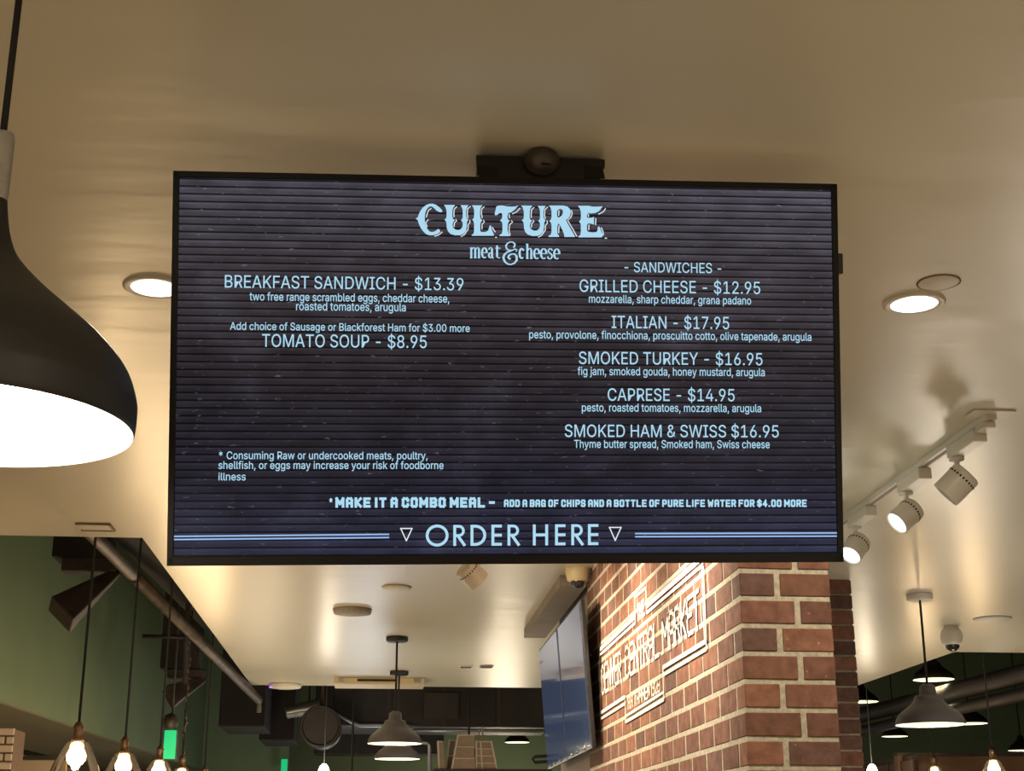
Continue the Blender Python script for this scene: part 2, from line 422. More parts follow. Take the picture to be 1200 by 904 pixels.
for k in rows:
    zt = Z0 - PITCHZ * k - JT / 2; zb = Z0 - PITCHZ * (k + 1) + JT / 2
    if zt > CEIL - 0.004: zt = CEIL - 0.004
    if zt - zb < 0.02: continue
    pr = 0.004
    odd = k % 2 == 0
    jx = WX + (PX - WX) * (0.415 if odd else 0.625)
    side = 3.74 if not odd else 3.655
    # front face
    jf = 0.0075
    brick(WX, jx - jf, FY, side - JT / 2, zb, zt, wall)
    brick(jx + jf, PX, FY, FY + (0.1 if odd else 0.19), zb, zt, wall)
    # side face, with the sign
    y = side
    while y < PY - 0.02:
        y1 = min(y + 0.1875, PY)
        if PY - y1 < 0.07: y1 = PY
        off = random.uniform(-0.0004, 0.0006)
        brick(WX + off, WX + 0.05 + off, y + 0.0075, y1 - (0.0075 if y1 < PY else 0), zb, zt, wall)
        y = y1
# the courses below the picture, joined
mb = MB()
for k in range(10, 33):
    zt = Z0 - PITCHZ * k - JT / 2; zb = zt - PITCHZ + JT
    if zb < FLOOR: break
    y = FY
    while y < PY - 0.01:
        y1 = min(y + 0.1875, PY); mb.box((WX + 0.025, (y + y1) / 2, (zb + zt) / 2), (0.05, y1 - y - JT, zt - zb)); y = y1
    mb.box(((WX + PX) / 2 + .03, FY + 0.04, (zb + zt) / 2), (PX - WX - 0.06, 0.08, zt - zb))
lw = mb.build('lower_brickwork', M['brick1'], wall); lw['kind'] = 'stuff'
# far brick column
W2 = 2.075; Y2 = 6.3
wall2 = struct(MB().box((W2 - 0.2 + 0.002, Y2 + 0.2 + 0.003, (CEIL + FLOOR) / 2), (0.4 - 0.01, 0.4 - 0.01, CEIL - FLOOR)).build('wall_brick_far', M['mortar']), 'narrow strip of brick column seen past the pier')
for k in range(0, 17):
    zt = CEIL - 0.004 - 0.0675 * k; zb = zt - 0.0675 + 0.009
    e = 0.12 if k % 2 else 0.2
    brick(W2 - e + 0.005, W2, Y2, Y2 + (0.2 if k % 2 else 0.1), zb, zt, wall2)
    brick(W2 - 0.4, W2 - e - 0.005, Y2, Y2 + 0.05, zb, zt, wall2)
    brick(W2 - 0.05, W2, Y2 + (0.21 if k % 2 else 0.11), Y2 + 0.4, zb, zt, wall2)
# plaster beyond the brick and the header that carries the side displays
struct(MB().box((1.02, 6.95, (CEIL + FLOOR) / 2), (0.19, 1.30, CEIL - FLOOR)).build('wall_plaster', M['grey_plaster']), 'grey plastered wall behind the side displays')
struct(MB().box((0.830, 7.12, CEIL - 0.024), (0.116, 1.62, 0.048)).build('trim_2', M['grey_plaster']), 'grey boxed header along the ceiling above the side displays')

# ------------------------------------------------------------------ lettering tools
GLYPHS = json.loads(r'''{" ":[188,[]],"$":[447,[[202,-74,202,583,244,583,244,-74],[224,-9,172,-4,128,9,91,31,64,60,46,96,38,137,104,137,110,110,123,88,142,71,166,59,194,52,224,49,257,52,286,60,311,74,329,92,341,114,346,139,342,161,332,179,316,193,296,205,272,214,245,222,184,239,128,260,86,289,60,326,52,372,58,413,75,448,102,476,138,498,180,511,227,516,275,511,316,498,351,476,377,449,394,415,401,378,337,378,326,412,302,437,267,453,225,459,194,456,167,448,145,435,129,418,118,398,115,376,119,352,131,334,148,319,169,308,191,300,212,293,264,279,287,272,312,264,336,252,359,238,379,220,395,198,405,171,408,139,403,99,386,64,360,34,323,11,278,-4]]],"&":[448,[[197,-7,150,-2,110,12,78,34,54,62,39,96,34,133,37,163,47,189,63,213,85,235,111,256,140,279,216,335,237,352,255,375,262,405,258,427,245,445,226,457,201,461,168,453,145,431,137,399,145,363,155,346,169,327,185,307,204,284,438,0,364,0,171,231,121,293,102,319,87,344,78,370,75,398,79,430,91,458,109,481,134,499,165,510,200,513,235,510,266,499,290,482,308,459,320,433,324,404,322,382,315,362,305,342,291,325,275,308,256,293,154,217,128,195,110,174,100,154,97,131,100,108,109,87,124,70,143,57,166,49,193,46,223,50,251,59,278,75,301,95,321,121,336,151,346,186,349,224,408,224,405,180,397,144,385,115,371,92,345,62,333,47,305,23,271,7,234,-3]]],"*":[453,[[201,223,206,331,114,272,89,315,186,365,89,415,114,459,206,400,201,509,250,509,246,400,337,459,362,415,266,365,362,315,337,272,246,331,250,223]]],",":[188,[[38,-119,68,71,137,71,84,-119]]],"-":[453,[[337,244,337,188,114,188,114,244]]],".":[188,[[95,-4,63,9,50,41,63,73,95,87,128,73,141,41,128,9]]],"0":[453,[[227,-7,174,1,130,24,95,62,69,113,53,178,48,254,53,330,69,395,95,447,130,484,174,508,227,516,279,508,323,484,358,447,384,395,400,330,405,254,400,178,384,113,359,62,323,24,279,1],[227,50,261,56,290,74,313,103,330,144,340,194,344,254,340,314,330,365,313,405,290,435,261,453,227,460,192,453,163,435,140,405,123,365,113,314,109,254,113,194,123,144,140,103,163,74,192,56]]],"1":[453,[[76,0,76,55,391,55,391,0],[276,509,276,0,212,0,212,448,209,448,86,358,86,427,198,509]]],"2":[453,[[64,0,64,47,234,229,261,257,282,282,299,305,311,327,318,348,320,371,317,397,308,419,293,436,273,449,250,457,224,460,196,457,172,447,153,433,139,413,130,390,127,362,66,362,71,405,86,442,111,473,143,496,182,511,225,516,268,511,306,497,337,474,361,445,376,411,381,372,378,345,371,318,357,290,336,259,306,223,267,180,153,60,153,57,389,57,389,0]]],"3":[453,[[218,-7,173,-3,133,10,98,30,70,57,52,91,44,132,109,132,115,107,126,87,144,71,165,59,191,52,219,50,248,53,275,61,297,74,315,93,325,116,329,145,326,172,316,196,299,217,275,234,242,244,201,248,157,248,157,299,288,448,288,452,70,452,70,509,372,509,372,461,211,278,211,289,264,288,308,276,344,253,371,222,387,186,393,145,387,103,370,66,344,36,309,12,266,-2]]],"4":[453,[[40,105,40,158,247,509,311,509,109,166,109,163,413,163,413,105],[282,0,282,121,282,146,282,318,343,318,343,0]]],"5":[453,[[221,-7,178,-2,140,11,108,32,83,60,66,93,60,130,122,130,127,108,138,89,154,73,173,60,196,52,221,50,250,53,276,64,298,82,314,104,324,131,328,162,324,193,314,221,297,244,275,262,248,273,218,277,192,275,167,268,145,258,128,246,67,253,96,509,366,509,366,452,151,452,134,301,136,301,155,315,178,325,203,331,229,334,263,330,294,321,321,306,345,285,364,260,379,231,388,199,391,163,385,117,369,76,343,41,309,15,268,-1]]],"6":[453,[[226,-7,182,-1,142,15,109,40,84,74,69,115,64,162,68,199,80,239,102,285,137,340,252,509,322,509,151,261,145,261,165,288,196,307,235,314,278,309,316,295,346,271,370,240,384,201,389,157,384,112,368,73,343,39,310,14,271,-2],[226,48,254,52,279,63,299,79,314,101,324,128,327,157,324,187,314,213,299,235,279,251,254,262,226,265,198,262,174,252,153,235,138,214,128,188,125,158,128,128,138,102,153,79,174,63,198,52]]],"7":[453,[[97,0,323,448,323,452,62,452,62,509,391,509,391,449,165,0]]],"8":[453,[[226,-7,178,-2,136,11,101,33,74,62,57,96,52,135,55,166,65,195,81,220,101,241,125,256,153,265,153,267,119,282,93,308,76,342,70,380,75,417,90,450,114,477,146,498,184,511,226,516,269,511,306,498,337,477,361,450,377,417,382,380,376,342,359,308,333,282,300,267,300,265,327,256,351,241,372,220,387,195,397,166,401,135,395,96,378,62,352,33,317,11,275,-2],[226,49,258,52,285,60,307,74,323,91,333,113,337,139,333,165,322,189,305,208,283,223,256,232,226,235,196,232,169,223,147,208,130,189,119,165,115,139,119,113,129,91,145,74,167,60,195,52],[226,290,252,292,274,300,293,313,307,330,316,351,319,376,316,399,308,420,294,437,275,449,252,457,226,460,200,457,177,449,159,437,145,420,136,399,133,376,136,351,145,330,159,313,178,300,201,292]]],"9":[453,[[226,516,271,510,310,494,343,468,368,434,384,393,389,347,385,309,373,270,350,224,315,168,200,0,130,0,301,248,307,248,287,221,257,202,218,195,175,199,137,214,106,237,83,269,68,307,64,352,69,397,85,436,110,469,143,494,182,510],[226,460,199,457,174,446,154,429,138,407,129,381,125,352,129,322,138,295,154,274,174,257,199,247,226,243,254,247,279,257,299,273,314,295,324,321,327,350,324,381,314,407,299,429,279,446,254,457]]],"A":[480,[[16,0,201,509,276,509,463,0,395,0,287,302,276,334,264,372,250,420,232,478,245,478,228,419,213,371,201,333,191,302,85,0],[110,142,110,199,370,199,370,142]]],"B":[456,[[60,0,60,509,241,509,289,504,329,491,359,469,381,442,394,410,398,374,395,344,387,320,373,301,356,286,336,275,315,267,315,262,339,257,363,245,385,227,402,203,414,173,418,136,413,100,400,67,377,39,344,18,301,4,247,0],[125,57,245,57,296,63,330,80,349,105,355,137,352,161,342,184,327,203,306,218,279,228,248,231,125,231],[125,285,238,285,265,288,288,296,308,309,323,326,333,348,336,372,330,403,313,429,283,446,240,452,125,452]]],"C":[510,[[267,-7,205,1,150,25,104,63,70,115,48,179,40,254,48,329,70,393,104,445,150,484,205,508,267,516,305,513,340,504,373,490,402,471,427,447,448,418,463,385,473,348,408,348,401,373,389,395,375,413,357,428,337,440,315,449,292,454,267,456,223,450,184,432,150,403,125,364,109,314,103,254,109,194,125,145,151,105,184,76,223,59,267,53,292,55,315,60,337,69,357,81,375,96,389,114,401,136,408,160,473,160,463,124,448,91,428,62,402,38,373,19,341,5,305,-4]]],"D":[502,[[219,0,96,0,96,57,215,57,272,63,318,81,354,110,379,149,394,198,399,255,394,312,379,361,354,399,320,428,275,446,221,452,93,452,93,509,225,509,294,501,353,478,399,441,433,391,455,329,462,255,455,181,433,119,398,68,351,31,291,8],[125,509,125,0,60,0,60,509]]],"E":[419,[[60,0,60,509,372,509,372,452,125,452,125,286,355,286,355,229,125,229,125,57,375,57,375,0]]],"F":[410,[[60,0,60,509,369,509,369,452,125,452,125,278,346,278,346,221,125,221,125,0]]],"G":[520,[[269,-7,205,1,149,25,104,64,69,116,47,179,40,254,47,329,69,393,103,445,149,484,203,508,265,516,304,513,340,504,374,489,403,469,429,445,449,416,465,384,474,349,408,349,399,372,387,393,373,411,356,427,337,439,315,448,291,454,265,456,222,450,183,432,150,404,125,364,109,314,103,254,109,194,125,145,151,105,184,76,224,59,269,53,309,57,345,71,374,93,396,123,410,160,415,202,434,199,283,199,283,256,478,256,478,200,471,141,451,91,419,50,377,19,326,0]]],"H":[517,[[60,0,60,509,125,509,125,289,392,289,392,509,457,509,457,0,392,0,392,232,125,232,125,0]]],"I":[300,[[31,0,31,57,118,57,118,452,31,452,31,509,269,509,269,452,183,452,183,57,269,57,269,0]]],"K":[467,[[104,145,104,216,122,239,139,261,157,282,174,303,193,324,212,344,364,509,448,509,231,276,228,276],[60,0,60,509,125,509,125,334,124,225,125,193,125,0],[372,0,188,259,228,309,449,0]]],"L":[393,[[60,0,60,509,125,509,125,57,361,57,361,0]]],"M":[628,[[60,0,60,509,152,509,277,187,287,159,299,123,305,103,311,84,322,49,307,49,318,83,324,102,330,121,342,158,352,187,476,509,568,509,568,0,504,0,504,291,504,327,505,347,505,369,506,413,507,435,507,457,513,457,505,433,498,409,490,386,482,363,474,341,467,322,456,291,342,0,286,0,170,291,159,321,152,340,145,361,137,384,129,408,121,432,112,457,119,457,119,437,120,416,120,394,121,372,122,328,122,291,122,0]]],"N":[523,[[60,0,60,509,136,509,343,183,363,151,375,130,388,107,401,82,414,55,405,54,402,81,401,108,400,134,399,157,399,195,399,509,463,509,463,0,387,0,202,290,190,310,177,331,164,354,148,381,108,452,119,454,122,384,123,354,124,328,125,291,125,0]]],"O":[533,[[267,-7,205,1,150,25,105,63,70,115,48,179,40,254,48,329,70,393,105,445,150,484,205,508,267,516,329,508,384,484,429,445,464,393,486,329,493,254,486,179,464,115,429,63,384,25,329,1],[267,53,310,59,349,76,383,105,408,144,425,194,430,254,425,314,408,365,383,404,349,433,310,450,267,456,223,450,184,433,151,404,125,364,109,314,103,254,109,194,125,144,151,105,184,76,223,59]]],"P":[445,[[60,0,60,509,235,509,289,503,332,487,366,462,390,430,404,391,409,348,404,304,390,265,366,233,332,207,289,191,235,186,125,186,125,242,233,242,269,246,297,256,318,272,333,294,342,319,344,348,342,376,333,402,318,423,297,439,268,449,232,452,125,452,125,0]]],"R":[449,[[60,0,60,509,236,509,290,504,333,489,367,465,390,433,405,395,409,352,405,309,390,271,367,240,333,217,289,203,236,198,125,198,125,255,234,255,269,258,298,267,319,281,334,300,342,324,345,352,342,380,334,405,319,425,298,440,269,449,233,452,125,452,125,0],[353,0,230,229,303,229,428,0]]],"S":[447,[[224,-9,172,-4,128,9,91,31,64,60,46,96,38,137,104,137,110,110,123,88,142,71,166,59,194,52,224,49,257,52,286,60,311,74,329,92,341,114,346,139,342,161,332,179,316,193,296,205,272,214,245,222,184,239,128,260,86,289,60,326,52,372,58,413,75,448,102,476,138,498,180,511,227,516,275,511,316,498,351,476,377,449,394,415,401,378,337,378,326,412,302,437,267,453,225,459,194,456,167,448,145,435,129,418,118,398,115,376,119,352,131,334,148,319,169,308,191,300,212,293,264,279,287,272,312,264,336,252,359,238,379,220,395,198,405,171,408,139,403,99,386,64,360,34,323,11,278,-4]]],"T":[449,[[32,452,32,509,417,509,417,452,257,452,257,0,193,0,193,452]]],"U":[517,[[259,-8,203,-2,154,15,114,43,85,80,66,124,60,173,60,509,124,509,124,178,128,144,141,113,160,87,187,68,220,56,259,52,298,56,331,68,357,87,377,113,389,144,393,178,393,509,457,509,457,173,451,124,433,80,403,43,363,15,315,-2]]],"W":[686,[[155,0,16,509,82,509,163,196,170,171,175,145,181,120,187,94,192,67,197,40,189,40,194,67,200,94,205,120,211,145,218,171,224,196,306,509,380,509,462,196,468,171,474,145,480,120,486,94,492,67,497,40,488,40,493,67,499,94,504,120,510,145,517,171,523,196,603,509,670,509,530,0,455,0,368,323,359,356,351,391,344,431,336,475,350,475,342,433,335,395,327,359,318,323,230,0]]],"Y":[472,[[203,0,203,208,16,509,91,509,192,344,208,318,222,292,236,264,250,230,224,230,237,265,251,293,265,318,280,344,381,509,455,509,268,208,268,0]]],"a":[389,[[160,-9,126,-5,94,5,68,22,48,45,35,73,30,108,34,138,43,161,58,179,78,193,100,203,125,211,152,216,178,220,209,224,234,227,265,235,276,255,276,257,273,279,267,297,240,322,220,329,196,331,171,329,149,322,118,301,100,274,41,291,57,322,79,346,104,364,133,375,163,382,194,384,215,383,239,379,263,372,286,360,306,343,322,320,333,290,337,251,337,0,277,0,277,52,272,52,252,25,236,12,215,1,190,-6],[170,45,202,49,228,59,248,74,263,93,272,115,276,138,276,190,259,182,231,176,200,171,175,168,154,164,134,159,103,139,92,105,102,72,130,52,149,47]]],"b":[424,[[229,-8,198,-5,172,4,153,17,138,31,118,59,112,59,112,0,53,0,53,509,114,509,114,319,118,319,137,346,152,360,171,373,197,381,229,384,274,378,313,361,345,332,370,293,385,245,390,189,385,133,370,84,346,45,313,16,274,-2],[220,47,253,51,279,66,301,88,316,117,325,151,328,189,325,227,316,261,301,290,280,311,253,325,220,330,188,325,161,312,140,291,125,263,116,229,113,189,116,150,125,115,140,86,162,65,188,51]]],"c":[396,[[207,-8,159,-2,117,16,82,46,56,85,40,133,34,187,40,243,56,291,82,330,117,360,159,378,207,384,234,383,260,377,284,368,305,356,324,341,340,322,353,301,362,277,303,262,290,289,270,311,242,325,207,330,173,325,145,310,124,287,108,258,99,224,96,187,99,151,108,117,124,89,145,66,173,51,207,46,243,52,271,66,292,89,304,117,363,102,354,78,341,56,325,37,306,21,285,9,261,-1,235,-6]]],"d":[424,[[195,-8,151,-2,111,16,79,45,55,84,39,133,34,189,39,245,55,293,79,332,112,361,151,378,196,384,228,381,253,373,272,360,287,346,306,319,311,319,311,509,372,509,372,0,313,0,313,59,307,59,287,31,272,17,252,4,227,-5],[205,47,236,51,263,65,284,86,299,115,309,150,312,189,309,229,300,263,284,291,263,312,237,325,205,330,172,325,145,311,124,290,108,261,99,227,96,189,99,151,109,117,124,88,145,66,172,51]]],"e":[404,[[212,-8,161,-2,117,16,82,46,56,85,40,132,34,187,39,242,55,290,81,329,115,359,157,378,205,384,236,382,266,374,294,361,319,341,341,315,357,282,368,242,371,194,371,169,75,169,75,221,338,221,310,202,307,237,298,269,283,294,263,314,237,326,205,330,173,326,146,313,125,294,109,270,99,241,96,211,96,178,100,139,110,106,128,80,151,61,179,50,212,46,234,48,254,53,285,73,306,105,365,91,353,63,335,39,311,19,283,4,249,-5]]],"f":[254,[[228,379,228,327,6,327,6,379],[81,0,81,432,84,461,96,486,113,505,135,519,161,527,187,530,222,527,243,521,227,468,215,472,195,474,171,470,154,460,145,443,142,419,142,0]]],"g":[425,[[207,-151,168,-148,134,-140,105,-127,82,-110,64,-91,51,-69,101,-41,122,-66,154,-88,178,-95,207,-97,249,-92,282,-75,304,-47,311,-6,311,68,306,68,287,41,272,28,252,16,227,8,195,5,152,10,113,27,80,53,55,90,39,136,34,191,39,246,55,293,80,332,112,361,152,378,196,384,228,382,253,373,273,360,288,346,308,319,313,319,313,379,372,379,372,-9,367,-54,350,-90,324,-117,291,-136,251,-147],[205,59,237,63,264,75,285,95,300,121,309,154,312,193,309,231,300,264,285,291,264,312,237,325,205,330,172,325,145,312,124,290,109,262,99,229,96,193,99,155,109,123,124,96,145,76,172,63]]],"h":[410,[[114,227,114,0,53,0,53,509,114,509,114,287,102,287,124,332,152,362,187,379,227,384,264,380,295,369,321,349,341,321,353,285,357,240,357,0,296,0,296,235,290,275,273,304,246,323,210,329,184,326,161,317,141,303,126,283,117,257]]],"i":[167,[[53,0,53,379,114,379,114,0],[84,443,54,455,41,483,54,512,84,524,114,512,126,483,114,455]]],"j":[167,[[53,379,114,379,114,-30,111,-63,102,-90,86,-113,65,-129,37,-139,4,-143,-10,-143,-10,-87,2,-87,25,-83,40,-72,50,-54,53,-29],[83,443,53,455,41,483,53,512,83,524,114,512,126,483,114,455]]],"k":[381,[[110,137,110,212,121,212,284,379,360,379,184,199,177,199],[53,0,53,509,114,509,114,0],[294,0,148,186,191,229,372,0]]],"l":[189,[[139,-2,101,3,74,20,58,47,53,84,53,509,114,509,114,99,120,62,146,52,160,53,170,54,181,3,162,-1]]],"m":[610,[[53,0,53,379,112,379,112,295,108,295,118,323,132,346,151,363,172,376,195,384,219,386,257,380,287,361,309,331,321,295,312,295,322,321,337,343,357,361,381,375,407,383,437,386,468,383,497,372,522,354,541,328,553,296,557,255,557,0,496,0,496,254,490,289,473,313,447,326,419,330,395,328,374,320,358,307,345,290,338,270,335,247,335,0,274,0,274,260,269,288,253,311,229,326,199,330,178,328,158,320,140,307,126,289,117,266,114,238,114,0]]],"n":[410,[[114,227,114,0,53,0,53,379,112,379,112,287,102,287,124,332,152,362,187,379,227,384,264,380,295,369,321,349,341,321,353,285,357,240,357,0,296,0,296,235,290,275,273,304,246,323,210,329,184,326,161,317,141,303,126,283,117,257]]],"o":[415,[[207,-8,159,-2,117,16,82,46,56,85,40,133,34,187,40,243,56,291,82,330,117,360,159,378,207,384,256,378,299,360,333,330,359,291,376,243,381,187,376,133,359,85,333,46,299,16,256,-2],[207,46,242,51,270,66,292,89,307,117,316,151,319,187,316,224,307,258,292,287,270,310,242,325,207,330,173,325,145,310,124,287,108,258,99,224,96,187,99,151,108,117,124,89,145,66,173,51]]],"p":[424,[[53,-143,53,379,112,379,112,319,118,319,137,346,152,360,171,373,197,381,229,384,274,378,313,361,345,332,370,293,385,245,390,189,385,133,370,84,346,45,313,16,274,-2,229,-8,198,-5,173,4,153,17,138,31,118,59,114,59,114,-143],[220,47,253,51,279,66,301,88,316,117,325,151,328,189,325,227,316,261,301,290,280,311,253,325,220,330,188,325,161,312,140,291,125,263,116,229,113,189,116,150,125,115,140,86,162,65,188,51]]],"r":[259,[[53,0,53,379,112,379,112,321,115,321,130,347,152,367,181,380,213,385,229,384,243,384,243,322,230,324,207,326,182,323,159,315,140,301,126,284,117,262,114,237,114,0]]],"s":[365,[[182,-8,145,-5,112,3,84,18,62,38,45,63,36,94,94,107,105,79,124,60,150,49,181,45,217,50,244,62,262,81,268,103,254,136,237,147,212,155,149,170,104,186,72,208,53,237,47,274,51,305,65,332,87,354,115,370,149,381,187,384,223,381,254,372,279,358,299,339,314,316,324,290,268,277,258,298,243,316,219,328,187,333,156,329,131,317,114,299,109,277,124,243,144,232,172,223,229,209,275,194,306,171,325,142,331,107,326,75,312,47,290,24,260,6,223,-5]]],"t":[227,[[204,379,204,327,6,327,6,379],[65,471,126,471,126,98,136,61,170,50,185,51,202,54,213,2,192,-3,168,-4,125,2,92,21,72,52,65,93]]],"u":[410,[[182,-5,146,-1,115,11,89,31,69,59,57,95,53,139,53,379,114,379,114,144,119,105,137,75,164,56,200,50,226,53,249,62,268,77,283,97,293,122,296,153,296,379,357,379,357,0,298,0,298,92,307,92,286,47,257,17,222,0]]],"v":[389,[[163,0,17,379,84,379,165,155,177,121,187,87,196,53,206,21,184,21,194,53,203,87,213,121,224,155,305,379,371,379,226,0]]],"w":[567,[[138,0,23,379,87,379,133,214,143,177,154,137,165,91,175,41,165,41,175,90,186,135,196,176,206,214,252,379,316,379,362,214,371,176,382,136,392,91,402,41,391,41,402,90,413,135,423,176,434,214,480,379,545,379,429,0,368,0,319,172,312,198,305,225,297,252,291,280,284,309,277,338,291,338,284,309,277,280,270,252,263,225,255,198,248,172,199,0]]],"y":[389,[[47,-139,61,-86,71,-87,104,-89,130,-74,141,-58,151,-36,163,-1,17,379,84,379,165,155,177,121,187,87,196,53,206,21,184,21,193,53,202,87,212,121,224,155,305,379,371,379,204,-58,191,-85,177,-107,159,-124,139,-136,117,-143,91,-145,65,-143]]],"z":[380,[[42,0,42,46,254,320,254,323,48,323,48,379,333,379,333,331,126,60,126,56,339,56,339,0]]]}''')
def fill_mesh(name, loops, m, parent, mapf, hole_sign=1):
    """Flat filled lettering from closed 2-D loops (holes included); mapf turns (x, y) into the parent's space."""
    area = lambda P: sum(P[i - 1][0] * P[i][1] - P[i][0] * P[i - 1][1] for i in range(len(P))) / 2
    def inside(p, P):
        r = False
        for i in range(len(P)):
            (x0, y0), (x1, y1) = P[i - 1], P[i]
            if (y0 > p[1]) != (y1 > p[1]) and p[0] < (x1 - x0) * (p[1] - y0) / (y1 - y0) + x0: r = not r
        return r
    outers = [lp for lp in loops if hole_sign * area(lp) < 0]; holes = [lp for lp in loops if hole_sign * area(lp) >= 0]
    own = {i: [] for i in range(len(outers))}
    for hl in holes:
        c_ = [i for i, P in enumerate(outers) if inside(hl[0], P)]
        if c_: own[min(c_, key=lambda i: -abs(area(outers[i])))].append(hl)
    passes, boxes = [[], [], [], []], [[], [], [], []]
    for i, P in enumerate(outers):     # strokes of one letter that overlap go to separate fills
        bb = (min(p[0] for p in P), max(p[0] for p in P), min(p[1] for p in P), max(p[1] for p in P))
        for j in range(4):
            if j == 3 or all(bb[1] < o[0] or o[1] < bb[0] or bb[3] < o[2] or o[3] < bb[2] for o in boxes[j]):
                passes[j] += [P] + own[i]; boxes[j].append(bb); break
    V, Fc = [], []
    for group in passes:
        if not group: continue
        cu = bpy.data.curves.new(name, 'CURVE'); cu.dimensions = '2D'; cu.fill_mode = 'BOTH'
        for lp in group:
            s = cu.splines.new('POLY'); s.points.add(len(lp) - 1)
            for i, (x, y) in enumerate(lp): s.points[i].co = (x, y, 0, 1)
            s.use_cyclic_u = True
        t = bpy.data.objects.new('lettering_source', cu); C.objects.link(t)
        dg = bpy.context.evaluated_depsgraph_get()
        me = bpy.data.meshes.new_from_object(t.evaluated_get(dg))
        bpy.data.objects.remove(t); bpy.data.curves.remove(cu)
        n = len(V); V += [mapf(v.co.x, v.co.y) for v in me.vertices]; Fc += [tuple(i + n for i in f.vertices) for f in me.polygons]
        bpy.data.meshes.remove(me)
    me = bpy.data.meshes.new(name); me.from_pydata(V, [], Fc); me.materials.append(m)
    o = bpy.data.objects.new(name, me); C.objects.link(o)
    if parent: o.parent = parent
    return o
def sans_loops(s):
    x = 0; L = []
    for ch in s:
        adv, lp = GLYPHS[ch]
        for q in lp: L.append([(q[i] + x, q[i + 1]) for i in range(0, len(q), 2)])
        x += adv
    return L
def grow(loops, d):
    """Fatten closed loops by moving every point along its outward normal."""
    out = []
    for lp in loops:
        lp = [p for i, p in enumerate(lp) if (Vector(p) - Vector(lp[i - 1])).length > 4]
        n = len(lp); R = []
        for i in range(n):
            x0, y0 = lp[i - 1]; x1, y1 = lp[i]; x2, y2 = lp[(i + 1) % n]
            a = Vector((x1 - x0, y1 - y0)); b = Vector((x2 - x1, y2 - y1))
            if a.length < 1e-6 or b.length < 1e-6: R.append((x1, y1)); continue
            a.normalize(); b.normalize(); t = a + b
            if t.length < 0.5: R.append((x1, y1)); continue
            t.normalize(); nx, ny = -t.y, t.x
            k = d / max(0.5, t.dot(a))
            R.append((x1 + nx * k, y1 + ny * k))
        out.append(R)
    return out
class Ink:
    """Strokes with a pen width, drawn as flat ribbons."""
    def __init__(self): self.v = []; self.f = []
    def strip(self, pts, w):
        pts = [Vector(p[:2]) for p in pts]; n = len(pts)
        ws = w if isinstance(w, (list, tuple)) else [w] * n
        b = len(self.v)
        for i, p in enumerate(pts):
            t = (pts[min(i + 1, n - 1)] - pts[max(i - 1, 0)]).normalized(); q = Vector((-t.y, t.x)) * ws[i] / 2
            self.v += [p + q, p - q]
        self.f += [(b + 2 * i, b + 2 * i + 1, b + 2 * i + 3, b + 2 * i + 2) for i in range(n - 1)]
    def block(self, pts, w, ext=True):
        for a, c in zip(pts, pts[1:]):
            a = Vector(a); c = Vector(c); t = (c - a).normalized() * (w / 2 if ext else 0)
            self.strip([a - t, c + t], w)
    def pen(self, pts, thick, thin):
        pts = [Vector(p) for p in pts]; ws = []
        for i in range(len(pts)):
            t = (pts[min(i + 1, len(pts) - 1)] - pts[max(i - 1, 0)]).normalized()
            ws.append(thin + (thick - thin) * abs(t.y) ** 1.5)
        self.strip(pts, ws)
    def build(self, name, m, parent, mapf):
        me = bpy.data.meshes.new(name)
        me.from_pydata([mapf(p.x, p.y) for p in self.v], [], self.f); me.materials.append(m)
        o = bpy.data.objects.new(name, me); C.objects.link(o)
        if parent: o.parent = parent
        return o
def arc(cx, cy, rx, ry, a0, a1, n=12):
    return [(cx + rx * math.cos(math.radians(a0 + (a1 - a0) * i / n)), cy + ry * math.sin(math.radians(a0 + (a1 - a0) * i / n))) for i in range(n + 1)]
